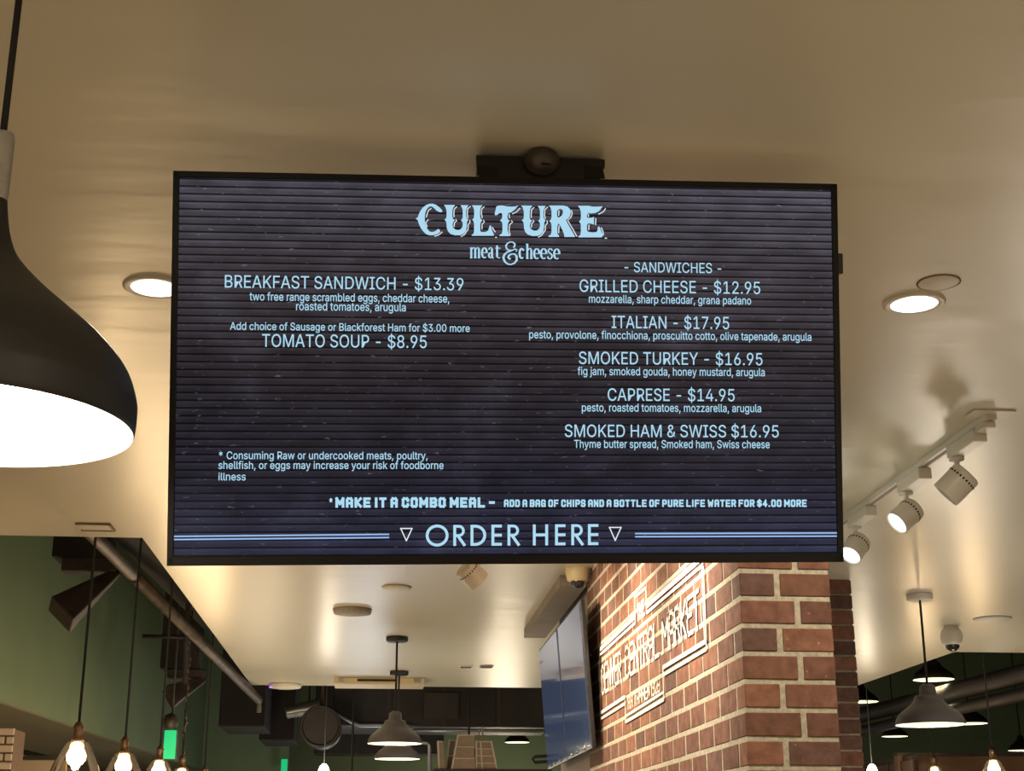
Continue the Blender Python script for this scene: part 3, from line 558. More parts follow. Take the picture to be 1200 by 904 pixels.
# block capitals on a unit box (x right, y up), clipped corners
B_ = {
 'A': [[(0, 0), (0, .8), (.2, 1), (.8, 1), (1, .8), (1, 0)], [(0, .42), (1, .42)]],
 'B': [[(0, 0), (0, 1), (.8, 1), (1, .85), (1, .65), (.85, .5), (1, .35), (1, .15), (.8, 0), (0, 0)], [(0, .5), (.85, .5)]],
 'C': [[(1, .75), (1, .85), (.8, 1), (.2, 1), (0, .85), (0, .15), (.2, 0), (.8, 0), (1, .15), (1, .25)]],
 'D': [[(0, 0), (0, 1), (.75, 1), (1, .8), (1, .2), (.75, 0), (0, 0)]],
 'E': [[(1, 1), (0, 1), (0, 0), (1, 0)], [(0, .5), (.85, .5)]],
 'F': [[(1, 1), (0, 1), (0, 0)], [(0, .5), (.85, .5)]],
 'G': [[(1, .78), (1, .85), (.8, 1), (.2, 1), (0, .85), (0, .15), (.2, 0), (1, 0), (1, .45), (.6, .45)]],
 'H': [[(0, 0), (0, 1)], [(1, 0), (1, 1)], [(0, .5), (1, .5)]],
 'I': [[(.5, 0), (.5, 1)]],
 'K': [[(0, 0), (0, 1)], [(1, 1), (.2, .5), (1, 0)]],
 'L': [[(0, 1), (0, 0), (1, 0)]],
 'M': [[(0, 0), (0, 1), (.5, .35), (1, 1), (1, 0)]],
 'N': [[(0, 0), (0, 1), (1, 0), (1, 1)]],
 'O': [[(0, .15), (0, .85), (.2, 1), (.8, 1), (1, .85), (1, .15), (.8, 0), (.2, 0), (0, .15)]],
 'P': [[(0, 0), (0, 1), (.8, 1), (1, .85), (1, .55), (.8, .42), (0, .42)]],
 'R': [[(0, 0), (0, 1), (.8, 1), (1, .85), (1, .6), (.8, .45), (0, .45)], [(.55, .45), (1, 0)]],
 'S': [[(1, .8), (1, .88), (.8, 1), (.2, 1), (0, .85), (0, .65), (.2, .52), (.8, .48), (1, .35), (1, .15), (.8, 0), (.2, 0), (0, .12), (0, .2)]],
 'T': [[(0, 1), (1, 1)], [(.5, 1), (.5, 0)]],
 'U': [[(0, 1), (0, .15), (.2, 0), (.8, 0), (1, .15), (1, 1)]],
 'V': [[(0, 1), (.5, 0), (1, 1)]],
 'W': [[(0, 1), (.2, 0), (.5, .65), (.8, 0), (1, 1)]],
 '0': [[(0, .15), (0, .85), (.2, 1), (.8, 1), (1, .85), (1, .15), (.8, 0), (.2, 0), (0, .15)]],
 '1': [[(.2, .8), (.6, 1), (.6, 0)]],
 '2': [[(0, .8), (.2, 1), (.8, 1), (1, .85), (1, .6), (0, 0), (1, 0)]],
 '4': [[(.7, 0), (.7, 1), (0, .3), (1, .3)]],
 '8': [[(0, .15), (0, .85), (.2, 1), (.8, 1), (1, .85), (1, .15), (.8, 0), (.2, 0), (0, .15)], [(0, .5), (1, .5)]],
 '9': [[(1, .5), (.2, .5), (0, .62), (0, .87), (.2, 1), (.8, 1), (1, .85), (1, .15), (.8, 0), (.1, 0)]],
 '$': [[(1, .8), (.8, .9), (.2, .9), (0, .8), (0, .62), (1, .38), (1, .2), (.8, .1), (.2, .1), (0, .2)], [(.5, 1.08), (.5, -.08)]],
 '-': [[(0, .5), (1, .5)]], '.': [[(.5, 0), (.5, .02)]],
 '*': [[(.5, 1), (.5, .6)], [(.25, .9), (.75, .7)], [(.25, .7), (.75, .9)]],
}
NARROW = {'I': .1, '.': .12, '1': .5, '-': .7, '*': .75, 'M': 1.35, 'W': 1.4, ' ': .55}
def block_line(ink, s, x0, x1, y0, y1, w):
    """Sets S in block capitals between x0..x1, y0 (foot) .. y1 (head), pen width w (in y units)."""
    h = abs(y1 - y0); gap = w * 0.55
    units = sum(NARROW.get(c, 1) for c in s)
    cw = (x1 - x0 - (w + gap) * sum(c != ' ' for c in s) + gap) / units
    x = x0; sg = 1 if y1 > y0 else -1
    for c in s:
        k = NARROW.get(c, 1) * cw
        if c == ' ': x += k; continue
        for st in B_[c]:
            ink.block([(x + w / 2 + px * k, y0 + sg * (w / 2 + py * (h - w))) for px, py in st], w * (.45 if c == '*' else 1))
        x += k + w + gap

# ------------------------------------------------------------------ the menu display
TVW, TVH = 1.13, 0.65
X_ = Vector((1.001, 0.006, 0.024)).normalized()
Z_ = Vector((-0.025, -0.233, 0.971)); Z_ = (Z_ - X_ * Z_.dot(X_)).normalized()
Y_ = Z_.cross(X_)
TVC = Vector((0.208, 2.327, 0.777))
tv = thing('menu_display', 'wide black-framed menu display hanging tilted from the ceiling, menu prices lit in pale blue', 'display')
tv.matrix_world = Matrix.Translation(TVC) @ Matrix((X_, Y_, Z_)).transposed().to_4x4()
def tvloc(px, py, out=0.0016):
    """A point of the display's picture as seen in the photograph, in the display's own space."""
    d = ray(px, py); p = d * (TVC.dot(Y_) / d.dot(Y_)) - TVC
    return Vector((p.dot(X_), -out, p.dot(Z_)))
BZL = 0.009
MB().box((0, 0.019, 0), (TVW - 0.004, 0.034, TVH - 0.004)).build('display_body', M['black'], tv, bevel=0.004)
fr = MB()
for x, z, sx, sz in ((0, TVH / 2 - BZL / 2, TVW, BZL), (0, -TVH / 2 + BZL * .75, TVW, BZL * 1.5), (-TVW / 2 + BZL / 2, 0, BZL, TVH), (TVW / 2 - BZL / 2, 0, BZL, TVH)):
    fr.box((x, 0.003, z), (sx, 0.014, sz))
fr.build('bezel', M['bezel'], tv, bevel=0.0015)
MB().add([(-TVW / 2 + .006, -.0005, -TVH / 2 + .009), (TVW / 2 - .006, -.0005, -TVH / 2 + .009), (TVW / 2 - .006, -.0005, TVH / 2 - .006), (-TVW / 2 + .006, -.0005, TVH / 2 - .006)], [(0, 1, 2, 3)]).build('picture_panel', M['screen'], tv)
MB().box((TVW / 2 + 0.006, 0.012, 0.188), (0.012, 0.02, 0.036)).build('sensor_box', M['black'], tv, bevel=0.002)

LINES = [  # text, left, right, baseline, cap height (photo pixels)
 ("BREAKFAST SANDWICH - $13.39", 263.5, 543, 339.0, 14.6, 2), ("two free range scrambled eggs, cheddar cheese,", 292.5, 526.5, 353.6, 9.4, 7),
 ("roasted tomatoes, arugula", 347, 475.5, 364.4, 9.4, 7), ("Add choice of Sausage or Blackforest Ham for $3.00 more", 269.6, 550.4, 388.0, 8.8, 7),
 ("TOMATO SOUP - $8.95", 307, 500, 407.4, 14.8, 2), ("- SANDWICHES -", 731.7, 845, 319.8, 11.8, 2),
 ("GRILLED CHEESE - $12.95", 679, 890.7, 343.6, 14.4, 2), ("mozzarella, sharp cheddar, grana padano", 690, 880, 356.0, 9.2, 7),
 ("ITALIAN - $17.95", 716.7, 854.3, 385.4, 14.4, 2), ("pesto, provolone, finocchiona, proscuitto cotto, olive tapenade, arugula", 620, 950.5, 398.2, 9.2, 7),
 ("SMOKED TURKEY - $16.95", 678.3, 893.3, 427.6, 14.4, 2), ("fig jam, smoked gouda, honey mustard, arugula", 676.7, 896, 440.4, 9.2, 7),
 ("CAPRESE - $14.95", 712, 860.7, 470.2, 14.4, 2), ("pesto, roasted tomatoes, mozzarella, arugula", 681.7, 891.7, 482.8, 9.2, 7),
 ("SMOKED HAM & SWISS $16.95", 661.7, 912.3, 512.6, 14.4, 2), ("Thyme butter spread, Smoked ham, Swiss cheese", 672.7, 901.7, 525.3, 9.2, 7),
 ("* Consuming Raw or undercooked meats, poultry,", 256.6, 501, 538.4, 8.8, 7), ("shellfish, or eggs may increase your risk of foodborne", 256, 519.7, 549.8, 8.8, 7),
 ("illness", 256, 288, 563.2, 8.8, 7)]
for s, x0, x1, yb, ch, fat in LINES:
    L = grow(sans_loops(s), fat * .8)
    xs = [p[0] for lp in L for p in lp]; a0, a1 = min(xs), max(xs)
    pa, pb = tvloc(x0, yb), tvloc(x1, yb)
    mid = (pa + pb) / 2; k = (pb.x - pa.x) / (a1 - a0); kz = (tvloc(x0, yb - ch).z - pa.z) / 509
    fill_mesh('menu_line', L, M['ink'], tv, lambda x, y: Vector((mid.x + (x - (a0 + a1) / 2) * k, -0.0016, mid.z + y * kz)))
# title: ornamental capitals, outlines in tenths of a pixel of two neighbouring views
T1 = lambda x, y: tvloc(484 + x / 10, 232 + y / 10)
C_ = [(345,155),(330,135),(300,105),(265,82),(230,70),(190,72),(150,88),(115,115),(85,155),(65,200),(55,230),(30,245),(55,262),(65,300),(85,345),(115,390),(150,425),(190,440),(240,440),(290,425),(320,400),(310,375),(295,365),(270,385),(240,400),(210,402),(185,390),(165,360),(148,320),(140,280),(138,255),(138,220),(143,180),(158,140),(180,112),(205,100),(230,108),(255,130),(280,155),(310,168),(335,170)]
U_ = [(360,85),(490,85),(485,100),(470,115),(462,150),(460,225),(470,250),(490,265),(470,285),(462,320),(470,350),(490,370),(520,380),(550,375),(575,350),(582,320),(582,295),(575,280),(560,265),(578,245),(582,225),(582,150),(575,120),(555,88),(648,88),(632,120),(622,150),(622,215),(630,240),(645,255),(640,270),(630,290),(630,340),(620,390),(590,425),(550,440),(490,440),(440,425),(410,395),(395,355),(392,300),(385,275),(368,258),(388,240),(393,215),(392,150),(380,110)]
L_ = [(685,90),(815,90),(800,105),(790,125),(785,160),(785,220),(790,245),(812,262),(795,285),(787,310),(787,390),(800,402),(850,402),(880,385),(890,350),(900,325),(912,325),(925,380),(950,440),(940,446),(690,446),(685,436),(710,420),(715,390),(715,300),(708,275),(692,262),(710,240),(716,215),(716,150),(708,115)]
T_ = [(955,190),(960,170),(970,130),(975,105),(1000,92),(1050,92),(1100,102),(1150,105),(1200,102),(1235,92),(1190,140),(1150,172),(1120,178),(1110,190),(1105,230),(1110,252),(1132,272),(1115,290),(1108,320),(1108,390),(1120,425),(1140,440),(1135,450),(1015,450),(1010,438),(1040,420),(1047,390),(1047,310),(1040,285),(1018,270),(1035,250),(1045,230),(1045,195),(1035,180),(1010,180),(990,200),(965,208)]
U2 = [(x + 905, y + 8) for x, y in U_]
sh = lambda P: [(x + 1100, y) for x, y in P]
R_ = sh([(490,92),(660,92),(710,105),(740,135),(748,175),(738,215),(715,245),(690,262),(715,310),(760,390),(800,460),(670,460),(672,440),(650,380),(625,330),(605,300),(590,330),(590,420),(610,445),(610,460),(485,460),(490,445),(515,430),(522,400),(522,320),(515,295),(495,275),(515,255),(522,230),(522,160),(512,120)])
Rh = sh([(590,150),(620,130),(650,140),(658,170),(645,205),(610,235),(590,225),(585,190)])[::-1]
E_ = sh([(830,95),(960,95),(1000,105),(1060,105),(1120,100),(1105,125),(1080,155),(1040,178),(990,185),(950,180),(940,200),(935,225),(950,238),(990,235),(1020,225),(1018,270),(1020,315),(990,305),(950,302),(937,320),(937,380),(950,400),(1000,408),(1040,405),(1060,390),(1065,340),(1085,340),(1100,380),(1125,440),(1110,465),(840,465),(835,455),(860,435),(865,400),(865,320),(858,295),(842,280),(860,262),(866,240),(866,170),(855,130)])
_ar = lambda P: sum(P[i - 1][0] * P[i][1] - P[i][0] * P[i - 1][1] for i in range(len(P)))
fill_mesh('title_lettering', [(P if _ar(P) < 0 else P[::-1]) for P in (C_, U_, L_, T_, U2, R_, E_)] + [Rh if _ar(Rh) > 0 else Rh[::-1]], M['ink'], tv, T1)
k = Ink()
S1 = [[(215,125),(180,150),(165,190),(155,230)],[(180,255),(150,290),(165,345)],[(345,400),(300,437),(250,452)],[(515,105),(485,130),(478,180),(480,228)],[(498,252),(512,270),(485,295),(480,342)],[(675,100),(640,130),(635,200),(645,240)],[(662,258),(670,285),(645,320),(645,370),(600,435),(560,455)],[(835,105),(805,130),(800,180),(810,240)],[(825,262),(835,285),(808,310),(808,370)],[(930,345),(940,370),(965,405)],[(962,465),(982,465)],[(1255,120),(1215,165),(1160,190)],[(1125,190),(1130,240)],[(1150,265),(1165,285),(1130,320),(1125,400),(1140,435)]]
S1 += [[(x + 905, y + 8) for x, y in P] for P in S1[3:7]]
S1 += [sh(P) for P in ([(755,145),(765,190),(745,235),(710,265),(760,350),(820,455)],[(610,150),(605,212)],[(610,325),(605,415)],[(1155,125),(1130,165),(1070,195)],[(1040,240),(1038,320)],[(960,315),(958,380)],[(955,192),(955,225)],[(1105,350),(1125,400),(1130,440)],[(1145,475),(1172,475)])]
for P in S1: k.strip(P, 11)
th = k.build('title_highlight', M['ink_white'], tv, T1); th['kind'] = 'stuff'; th['label'] = 'white inline strokes of the title letters'
# second line: meat & cheese, condensed roman with thick stems
T2 = lambda x, y: tvloc(544 + x / 10, 280 + y / 10)
k = Ink()
def stem(x, y0, y1, w=19, foot=True, head=True):
    k.strip([(x, y0), (x, y1)], w)
    if foot: k.strip([(x - w * .8, y1 - 3), (x + w * .8, y1 - 3)], 7)
    if head: k.strip([(x - w * .9, y0 + 4), (x, y0 + 4)], 7)
def e_(x0, x1, y0=113, y1=236):
    cx, cy, rx, ry = (x0 + x1) / 2, (y0 + y1) / 2, (x1 - x0) / 2 - 6, (y1 - y0) / 2 - 5
    k.pen(arc(cx, cy, rx, ry, 0, -305, 22), 20, 8); k.strip([(cx - rx, cy - 2), (cx + rx, cy - 2)], 8)
def c_(x0, x1, y0=113, y1=236):
    cx, cy, rx, ry = (x0 + x1) / 2, (y0 + y1) / 2, (x1 - x0) / 2 - 6, (y1 - y0) / 2 - 5
    k.pen(arc(cx, cy, rx, ry, -35, -310, 20), 20, 8); k.strip([(x1 - 10, cy - ry + 8), (x1 - 10, cy - ry + 28)], 14)
stem(82, 103, 229); stem(128, 118, 229, head=False); stem(172, 118, 229, head=False)
k.pen([(88, 122), (105, 107), (122, 108), (130, 128)], 14, 9); k.pen([(134, 122), (150, 107), (166, 108), (174, 128)], 14, 9)
e_(202, 270, 103, 230)
stem(325, 125, 226, foot=False, head=False); k.pen([(288, 130), (295, 110), (312, 105), (324, 115), (327, 135)], 15, 9)
k.pen(arc(308, 195, 20, 30, -60, -290, 14), 18, 8); k.strip([(322, 222), (345, 228)], 9)
stem(384, 80, 215, foot=False, head=False); k.strip([(362, 112), (425, 112)], 8); k.pen([(388, 210), (396, 226), (420, 224)], 12, 9)
c_(642, 702, 110, 237); stem(738, 60, 237); stem(785, 130, 237, head=False); k.pen([(746, 135), (762, 115), (778, 116), (787, 138)], 14, 9)
e_(812, 885, 113, 240); e_(893, 968, 113, 240); e_(1046, 1120, 116, 242)
k.pen([(1030, 142), (1022, 122), (1000, 118), (985, 135), (988, 158), (1015, 178), (1030, 200), (1022, 228), (1000, 238), (982, 230), (978, 208)], 15, 11)
k.pen([(575, 105), (590, 90), (592, 62), (570, 42), (540, 38), (505, 55), (488, 85), (495, 115), (520, 135), (548, 135)], 17, 10)
k.pen([(555, 140), (500, 158), (468, 190), (458, 225), (475, 270), (510, 298), (550, 302), (590, 285), (615, 250), (612, 205), (590, 180), (555, 180), (525, 195), (515, 220), (530, 240), (545, 232)], 22, 11)
k.strip([(530, 145), (570, 135), (598, 120), (618, 132), (605, 152)], 11)
for i in range(0, len(k.v) - 1, 2):
    m_ = (k.v[i] + k.v[i + 1]) / 2; k.v[i] = m_ + (k.v[i] - m_) * 1.22; k.v[i + 1] = m_ + (k.v[i + 1] - m_) * 1.22
k.build('subtitle_lettering', M['ink'], tv, T2)
# the combo line in heavy block capitals
k = Ink()
TL = lambda base, slope=-0.004: (lambda x, y: tvloc(x, base - y + slope * (x - 600)))
block_line(k, '*MAKE IT A COMBO MEAL -', 384.2, 579.8, 0, 12.0, 3.1)
k.build('menu_line', M['ink'], tv, TL(595.2, 0.0))
k = Ink(); block_line(k, 'ADD A BAG OF CHIPS AND A BOTTLE OF PURE LIFE WATER FOR $4.00 MORE', 590.5, 945, 0, 8.6, 1.9)
k.build('menu_line', M['ink'], tv, TL(594.4, 0.0))
# order here: geometric capitals
k = Ink(); W_ = 3.3
def seg(*p): k.block(p, W_, ext=False)
h = 24.5; cy = h / 2
k.strip(arc(512.2, cy, 11.7, 11.2, 0, 360, 40), W_)
def R(x):
    seg((x, 0), (x, h)); k.strip([(x, h - 1.6), (x + 5, h - 1.6)] + arc(x + 5, h - 7, 5.2, 5.4, 90, -90, 12) + [(x, h - 12.4)], 3.1); seg((x + 3.5, 12), (x + 12, 0))
def E(x): seg((x, 0), (x, h)); [seg((x - 1.6, y), (x + 10.5, y)) for y in (1.6, cy, h - 1.6)]
R(532.8)
seg((553, 0), (553, h)); k.strip([(553, h - 1.6), (557, h - 1.6)] + arc(557, cy, 11, cy - 1.6, 90, -90, 20) + [(553, 1.6)], W_)
E(577.5); R(596.3)
k.build('menu_line', M['ink'], tv, TL(639.6, -0.006))
k = Ink()
seg((626, 0), (626, h)); seg((640.5, 0), (640.5, h)); seg((626, cy), (640.5, cy))
E(652); R(671); E(690.5)
k.build('menu_line', M['ink'], tv, TL(639.6, -0.006))
for x0, x1, y0, y1 in ((469.6, 482.8, 619.6, 634), (714, 727.6, 618.4, 633.6)):
    k = Ink(); k.block([(x0, y0), (x1, y0), ((x0 + x1) / 2, y1), (x0, y0)], 1.3)
    k.build('arrow_outline', M['ink_white'], tv, tvloc)
for P in (((204, 628.9), (456, 626.5)), ((204, 632.6), (456, 630.2)), ((744, 625.6), (981.5, 624.9)), ((744, 629.3), (981.5, 628.6))):
    k = Ink(); k.strip([Vector(p) for p in P], 1.7)
    k.build('rule_line', M['ink_line'], tv, tvloc)

# ---- ceiling bracket of the display
mt = thing('display_bracket', 'black steel ceiling bracket with a round steel cap above the menu display', 'bracket', (0.247, 2.295, CEIL))
def bl_(px, py, y): return on_y(px, py, 2.295 + y) - Vector((0.247, 2.295, CEIL))
P = [bl_(558, 181.5, -.01), bl_(709, 186.5, -.01), bl_(709, 196, -.01), bl_(705, 199, -.01), bl_(703, 213, -.01), bl_(563, 210, -.01), bl_(559, 204, -.01)]
MB().prism(P, (0, 0.010, 0)).build('front_plate', M['black_metal'], mt, bevel=0.0015)
bx0, bx1 = P[0].x, P[1].x
MB().box(((bx0 + bx1) / 2, 0.045, -.008), (bx1 - bx0 - .01, 0.09, 0.006)).build('top_plate', M['black_metal'], mt)
for xx in (560, 684):          # folded gussets at the two ends of the plate
    MB().prism([bl_(xx, 193, -.012), bl_(xx + 22, 196, -.012), bl_(xx + 25, 209, -.012), bl_(xx + 2, 208, -.012)], (0, 0.003, 0)).build('gusset', M['slot'], mt)
MB().tube([(0.008, 0.10, -.30), (0.008, 0.10, -0.001)], 0.024, 20).build('drop_pole', M['black_metal'], mt)
MB().box((0.008, 0.112, -.36), (0.20, 0.02, 0.20)).build('back_plate', M['black_metal'], mt)
kc = bl_(635.5, 189, -.026)
Rk = rot_to((0, -1, -0.42))
kn = MB().lathe([(0.0001, -0.012), (0.012, -0.0115), (0.022, -0.008), (0.029, -0.002), (0.0315, 0.005), (0.030, 0.012), (0.0001, 0.012)], kc, 48, Rk).build('round_cap', M['knob_mat'], mt)
for v in kn.data.vertices: v.co.z = kc.z + (v.co.z - kc.z) * .78
kn['label'] = 'round dark steel cap'
MB().lathe([(0.0001, -0.003), (0.0030, -0.002), (0.0040, 0.002), (0.0001, 0.002)], bl_(636, 180.5, -.036), 16, Rk).build('screw', M['steel'], kn)
MB().box(bl_(640, 192.5, -.039), (0.016, 0.003, 0.0025)).build('slot', M['slot'], kn)

# ------------------------------------------------------------------ painted sign on the brick
def wl_(u, z): return Vector((WX - 0.0036, 5.93 - u, z))      # u runs from the far end toward the eye
def wl2(u, z): return Vector((WX - 0.0042, 5.93 - u, z))
k = Ink()
def market_line(s, u0, u1, z0, z1, w): block_line(k, s, u0, u1, z0, z1, w)
market_line('DENVER', 0.035, 0.53, 0.600, 0.718, 0.0125)
market_line('CENTRAL', 0.62, 1.28, 0.598, 0.716, 0.0135)
market_line('MARKET', 1.34, 1.90, 0.596, 0.712, 0.0135)
market_line('H.H. TAMMEN 1928', 0.66, 1.28, 0.487, 0.535, 0.0065)
market_line('THE', 0.895, 1.045, 0.765, 0.825, 0.011)
k.build('painted_lettering', M['paint'], wall, wl_)
k = Ink()
def bar(u0, z0, u1, z1, w): k.strip([(u0, z0), (u1, z1)], w)
bar(0, .787, .86, .79, .016); bar(0, .765, .86, .768, .010); bar(1.08, .790, 1.98, .785, .016); bar(1.08, .768, 1.98, .763, .010)
bar(.86, .768, .86, .860, .007); bar(.86, .857, 1.08, .853, .010); bar(1.08, .853, 1.08, .763, .007)
bar(0, .79, 0, .505, .007); bar(.010, .765, .010, .53, .004)
bar(1.975, .79, 1.975, .53, .009); bar(1.955, .765, 1.955, .545, .006)
bar(0, .536, .60, .539, .013); bar(0, .512, .60, .515, .010); bar(1.34, .556, 1.975, .552, .013); bar(1.34, .532, 1.975, .530, .009)
bar(.60, .539, .60, .445, .008); bar(.60, .470, 1.34, .480, .008); bar(.60, .450, 1.34, .457, .011); bar(1.34, .556, 1.34, .455, .008)
k.build('painted_border', M['paint'], wall, wl2)

# ------------------------------------------------------------------ big pendant in the foreground
PC = Vector((-0.487, 1.69, 0.0)); pz = 0.474
pend = thing('pendant_lamp', 'large matte black bell pendant with a grey wooden neck, hanging close at the picture edge', 'lamp', (PC.x, PC.y, pz))
prof = [(.187, 0.0), (.189, .008), (.1895, .03), (.188, .043), (.178, .072), (.160, .098), (.138, .121), (.106, .148), (.073, .176), (.045, .204), (.030, .225), (.020, .255), (.0145, .290)]
def smooth_prof(P, n=4):
    out = []
    for i in range(len(P) - 1):
        p0 = P[max(i - 1, 0)]; p1 = P[i]; p2 = P[i + 1]; p3 = P[min(i + 2, len(P) - 1)]
        for j in range(n):
            t = j / n
            out.append(tuple(0.5 * (2 * p1[k] + (p2[k] - p0[k]) * t + (2 * p0[k] - 5 * p1[k] + 4 * p2[k] - p3[k]) * t * t + (3 * p1[k] - p0[k] - 3 * p2[k] + p3[k]) * t ** 3) for k in (0, 1)))
    return out + [P[-1]]
sp_ = smooth_prof(prof)
MB().lathe(sp_, n=96).build('lamp_shade', M['shade_black'], pend)
MB().lathe([(.187, 0.0)] + [(r - .0028, z + .001) for r, z in sp_ if r > .04] + [(.0001, .205)], n=96).build('shade_lining', M['shade_in'], pend)['label'] = 'white inside of the black shade'
MB().lathe([(.0145, .288), (.0150, .300), (.0150, .372), (.0135, .380), (.004, .384), (.0001, .384)], n=32).build('neck', M['neck_grey'], pend)['label'] = 'grey wooden neck'
MB().tube([(0, 0, .383), (0, 0, CEIL - pz - .02)], .0045, 12).build('cord', M['cord'], pend)
MB().lathe([(.055, CEIL - pz - .001), (.055, CEIL - pz - .022), (.0001, CEIL - pz - .024)], n=32).build('canopy', M['shade_black'], pend)
MB().lathe([(.0001, .020), (.035, .028), (.05, .055), (.045, .085), (.02, .12), (.018, .15)], n=32).build('bulb', M['bulb_white'], pend)
lamp('pendant_light', 'POINT', (0, 0, 0.01), 9, NEUT, 0.05, parent=pend)

# ------------------------------------------------------------------ recessed downlights (two in view; the rest, unseen, are added to light the room)
def downlight(x, y, label, power=13.5, warm=NEUT, vis=True):
    t = thing('downlight', label, 'ceiling light', (x, y, CEIL), group='recessed downlights')
    MB().lathe([(.050, -.0005), (.052, -.005), (.064, -.006), (.068, -.003), (.068, 0.001)], n=48).build('trim_ring', M['white_metal'], t)
    MB().lathe([(.0001, -.0035), (.052, -.0035)], n=48, smooth=False).build('diffuser', M['led_disc'], t)
    l = lamp('downlight_glow', 'AREA', (0, 0, -.008), power, warm, 0.10, parent=t)
    return t
pl = on_z(182, 336, CEIL); pr_ = on_z(1071, 355, CEIL)
downlight(pl.x, pl.y, 'lit round recessed downlight half hidden by the menu display beside the big pendant')
downlight(pr_.x, pr_.y, 'lit round recessed downlight in the open ceiling beside the blank round plate')
for x, y in ((-2.2, 0.6), (-0.5, 0.2), (1.15, 0.2), (3.0, 0.6), (-2.2, -1.8), (-0.5, -2.4), (1.15, -2.4), (3.0, -1.8), (-2.2, 3.0), (3.6, 2.9), (5.5, 0.5), (5.5, 3.0)):
    downlight(x, y, 'unseen recessed downlight added overhead to light the room')

# ------------------------------------------------------------------ round ceiling discs, vents, cameras
def disc(px, py, r, label, m='cream_plastic', h=.006, name='ceiling_disc', cat='ceiling plate'):
    p = on_z(px, py, CEIL)
    t = thing(name, label, cat, (p.x, p.y, CEIL))
    MB().lathe([(r, 0.0005), (r, -h * .6), (r - .003, -h), (.0001, -h)], n=48).build('plate', M[m], t)
    MB().lathe([(r + .003, .001), (r + .003, -.0015), (r, -.0015)], n=48).build('rim', M['grout'], t)
    return t
disc(1100, 331, .043, 'blank round cream plate on the ceiling behind the right-hand downlight', 'white_plastic', .003)
disc(413, 714.5, .095, 'round flush speaker with a grey grille below the menu display', 'neck_grey', .022, 'ceiling_speaker', 'speaker')
disc(465, 688, .065, 'pale round ceiling disc directly behind the round grey speaker', 'white_plastic', .010)
disc(1163, 725, .095, 'pale round ceiling disc beside the white dome camera', 'white_plastic', .008)
disc(664, 692, .05, 'small pale ceiling disc beside the cream dome camera', 'white_plastic', .008)
p = on_z(112, 617, CEIL)
t = thing('access_hatch', 'small rectangular access hatch in the cream ceiling near the opening edge', 'hatch', (p.x, p.y, CEIL))
MB().box((0, 0, -.002), (.115, .10, .006)).build('hatch_panel', M['ceiling'], t)
fr = MB()
for x, y, sx, sy in ((0, .055, .125, .008), (0, -.055, .125, .008), (.06, 0, .008, .115)): fr.box((x, y, -.0035), (sx, sy, .009))
fr.build('frame', M['crate'], t)
p = on_z(335, 803, CEIL)
t = thing('access_point', 'flat white round wireless unit with a violet light at the ceiling edge', 'wireless unit', (p.x, p.y - .06, CEIL))
MB().lathe([(.11, 0), (.12, -.01), (.11, -.028), (.07, -.034), (.0001, -.035)], n=40).build('housing', M['white_plastic'], t)
MB().lathe([(.016, -.0275), (.013, -.033), (.0001, -.034)], (-.098, -.04, 0), 20).build('status_light', M['led_purple'], t)['label'] = 'violet status light'
p0 = on_z(392, 797, CEIL); p1 = on_z(497, 797, CEIL)
t = thing('ceiling_cassette', 'long pale ceiling fixture with a mirror-bright end near the far ceiling edge', 'air unit', ((p0.x + p1.x) / 2, p0.y - .02, CEIL))
wd = p1.x - p0.x
MB().box((0, 0, -.024), (wd, .30, .046)).build('housing', M['cream_plastic'], t, bevel=.006)
MB().box((-.02, -.152, -.020), (wd * .42, .004, .016)).build('louvre', M['timber'], t)
MB().box((wd / 2 - .05, -.153, -.017), (.05, .006, .032)).build('end_plate', M['steel'], t)
MB().box((-wd / 2 + .05, -.153, -.017), (.03, .006, .032)).build('end_plate', M['steel'], t)
for i, (px, s) in enumerate(((546, 'small pale ceiling vent nearer the middle pendants'), (570, 'small dark ceiling vent nearer the side displays'))):
    p = on_z(px, 781, CEIL)
    t = thing('ceiling_vent', s, 'vent', (p.x, p.y, CEIL))
    MB().box((0, 0, -.004), (.085, .10, .008)).build('vent_frame', M['white_plastic' if i == 0 else 'neck_grey'], t)
    for q in range(3): MB().box((0, -.03 + .03 * q, -.0085), (.07, .010, .002)).build('slot', M['slot'], t)
def dome_cam(px, py, label, mt_, s=1.0, drop=0):
    p = on_z(px, py, CEIL)
    t = thing('dome_camera', label, 'security camera', (p.x, p.y, CEIL))
    if drop:
        MB().lathe([(.035, 0), (.038, -.012), (.052, -.026), (.060, -.056), (.054, -.088), (.038, -.102), (.0001, -.102)], n=40).build('housing', M[mt_], t)
        MB().lathe([(.038, -.100), (.034, -.118), (.018, -.132), (.0001, -.135)], n=32).build('dome', M['smoke_dome'], t)
        return t
    MB().lathe(([(.03 * s, 0), (.03 * s, -drop * .6)] if drop else []) + [(.052 * s, -drop * .7), (.054 * s, -.012 * s - drop * .8), (.046 * s, -.05 * s), (.036 * s, -.055 * s), (.0001, -.055 * s)], n=40).build('housing', M[mt_], t)
    MB().lathe([(.030 * s, -.054 * s), (.028 * s, -.068 * s), (.018 * s, -.080 * s), (.0001, -.084 * s)], n=32).build('dome', M['smoke_dome'], t)
    return t
dome_cam(677, 667, 'cream dome camera on the ceiling above the side displays', 'cream_plastic')
dome_cam(1114, 734, 'white dome camera on the ceiling beside the grey barn pendant', 'white_plastic', 1.15, .055)

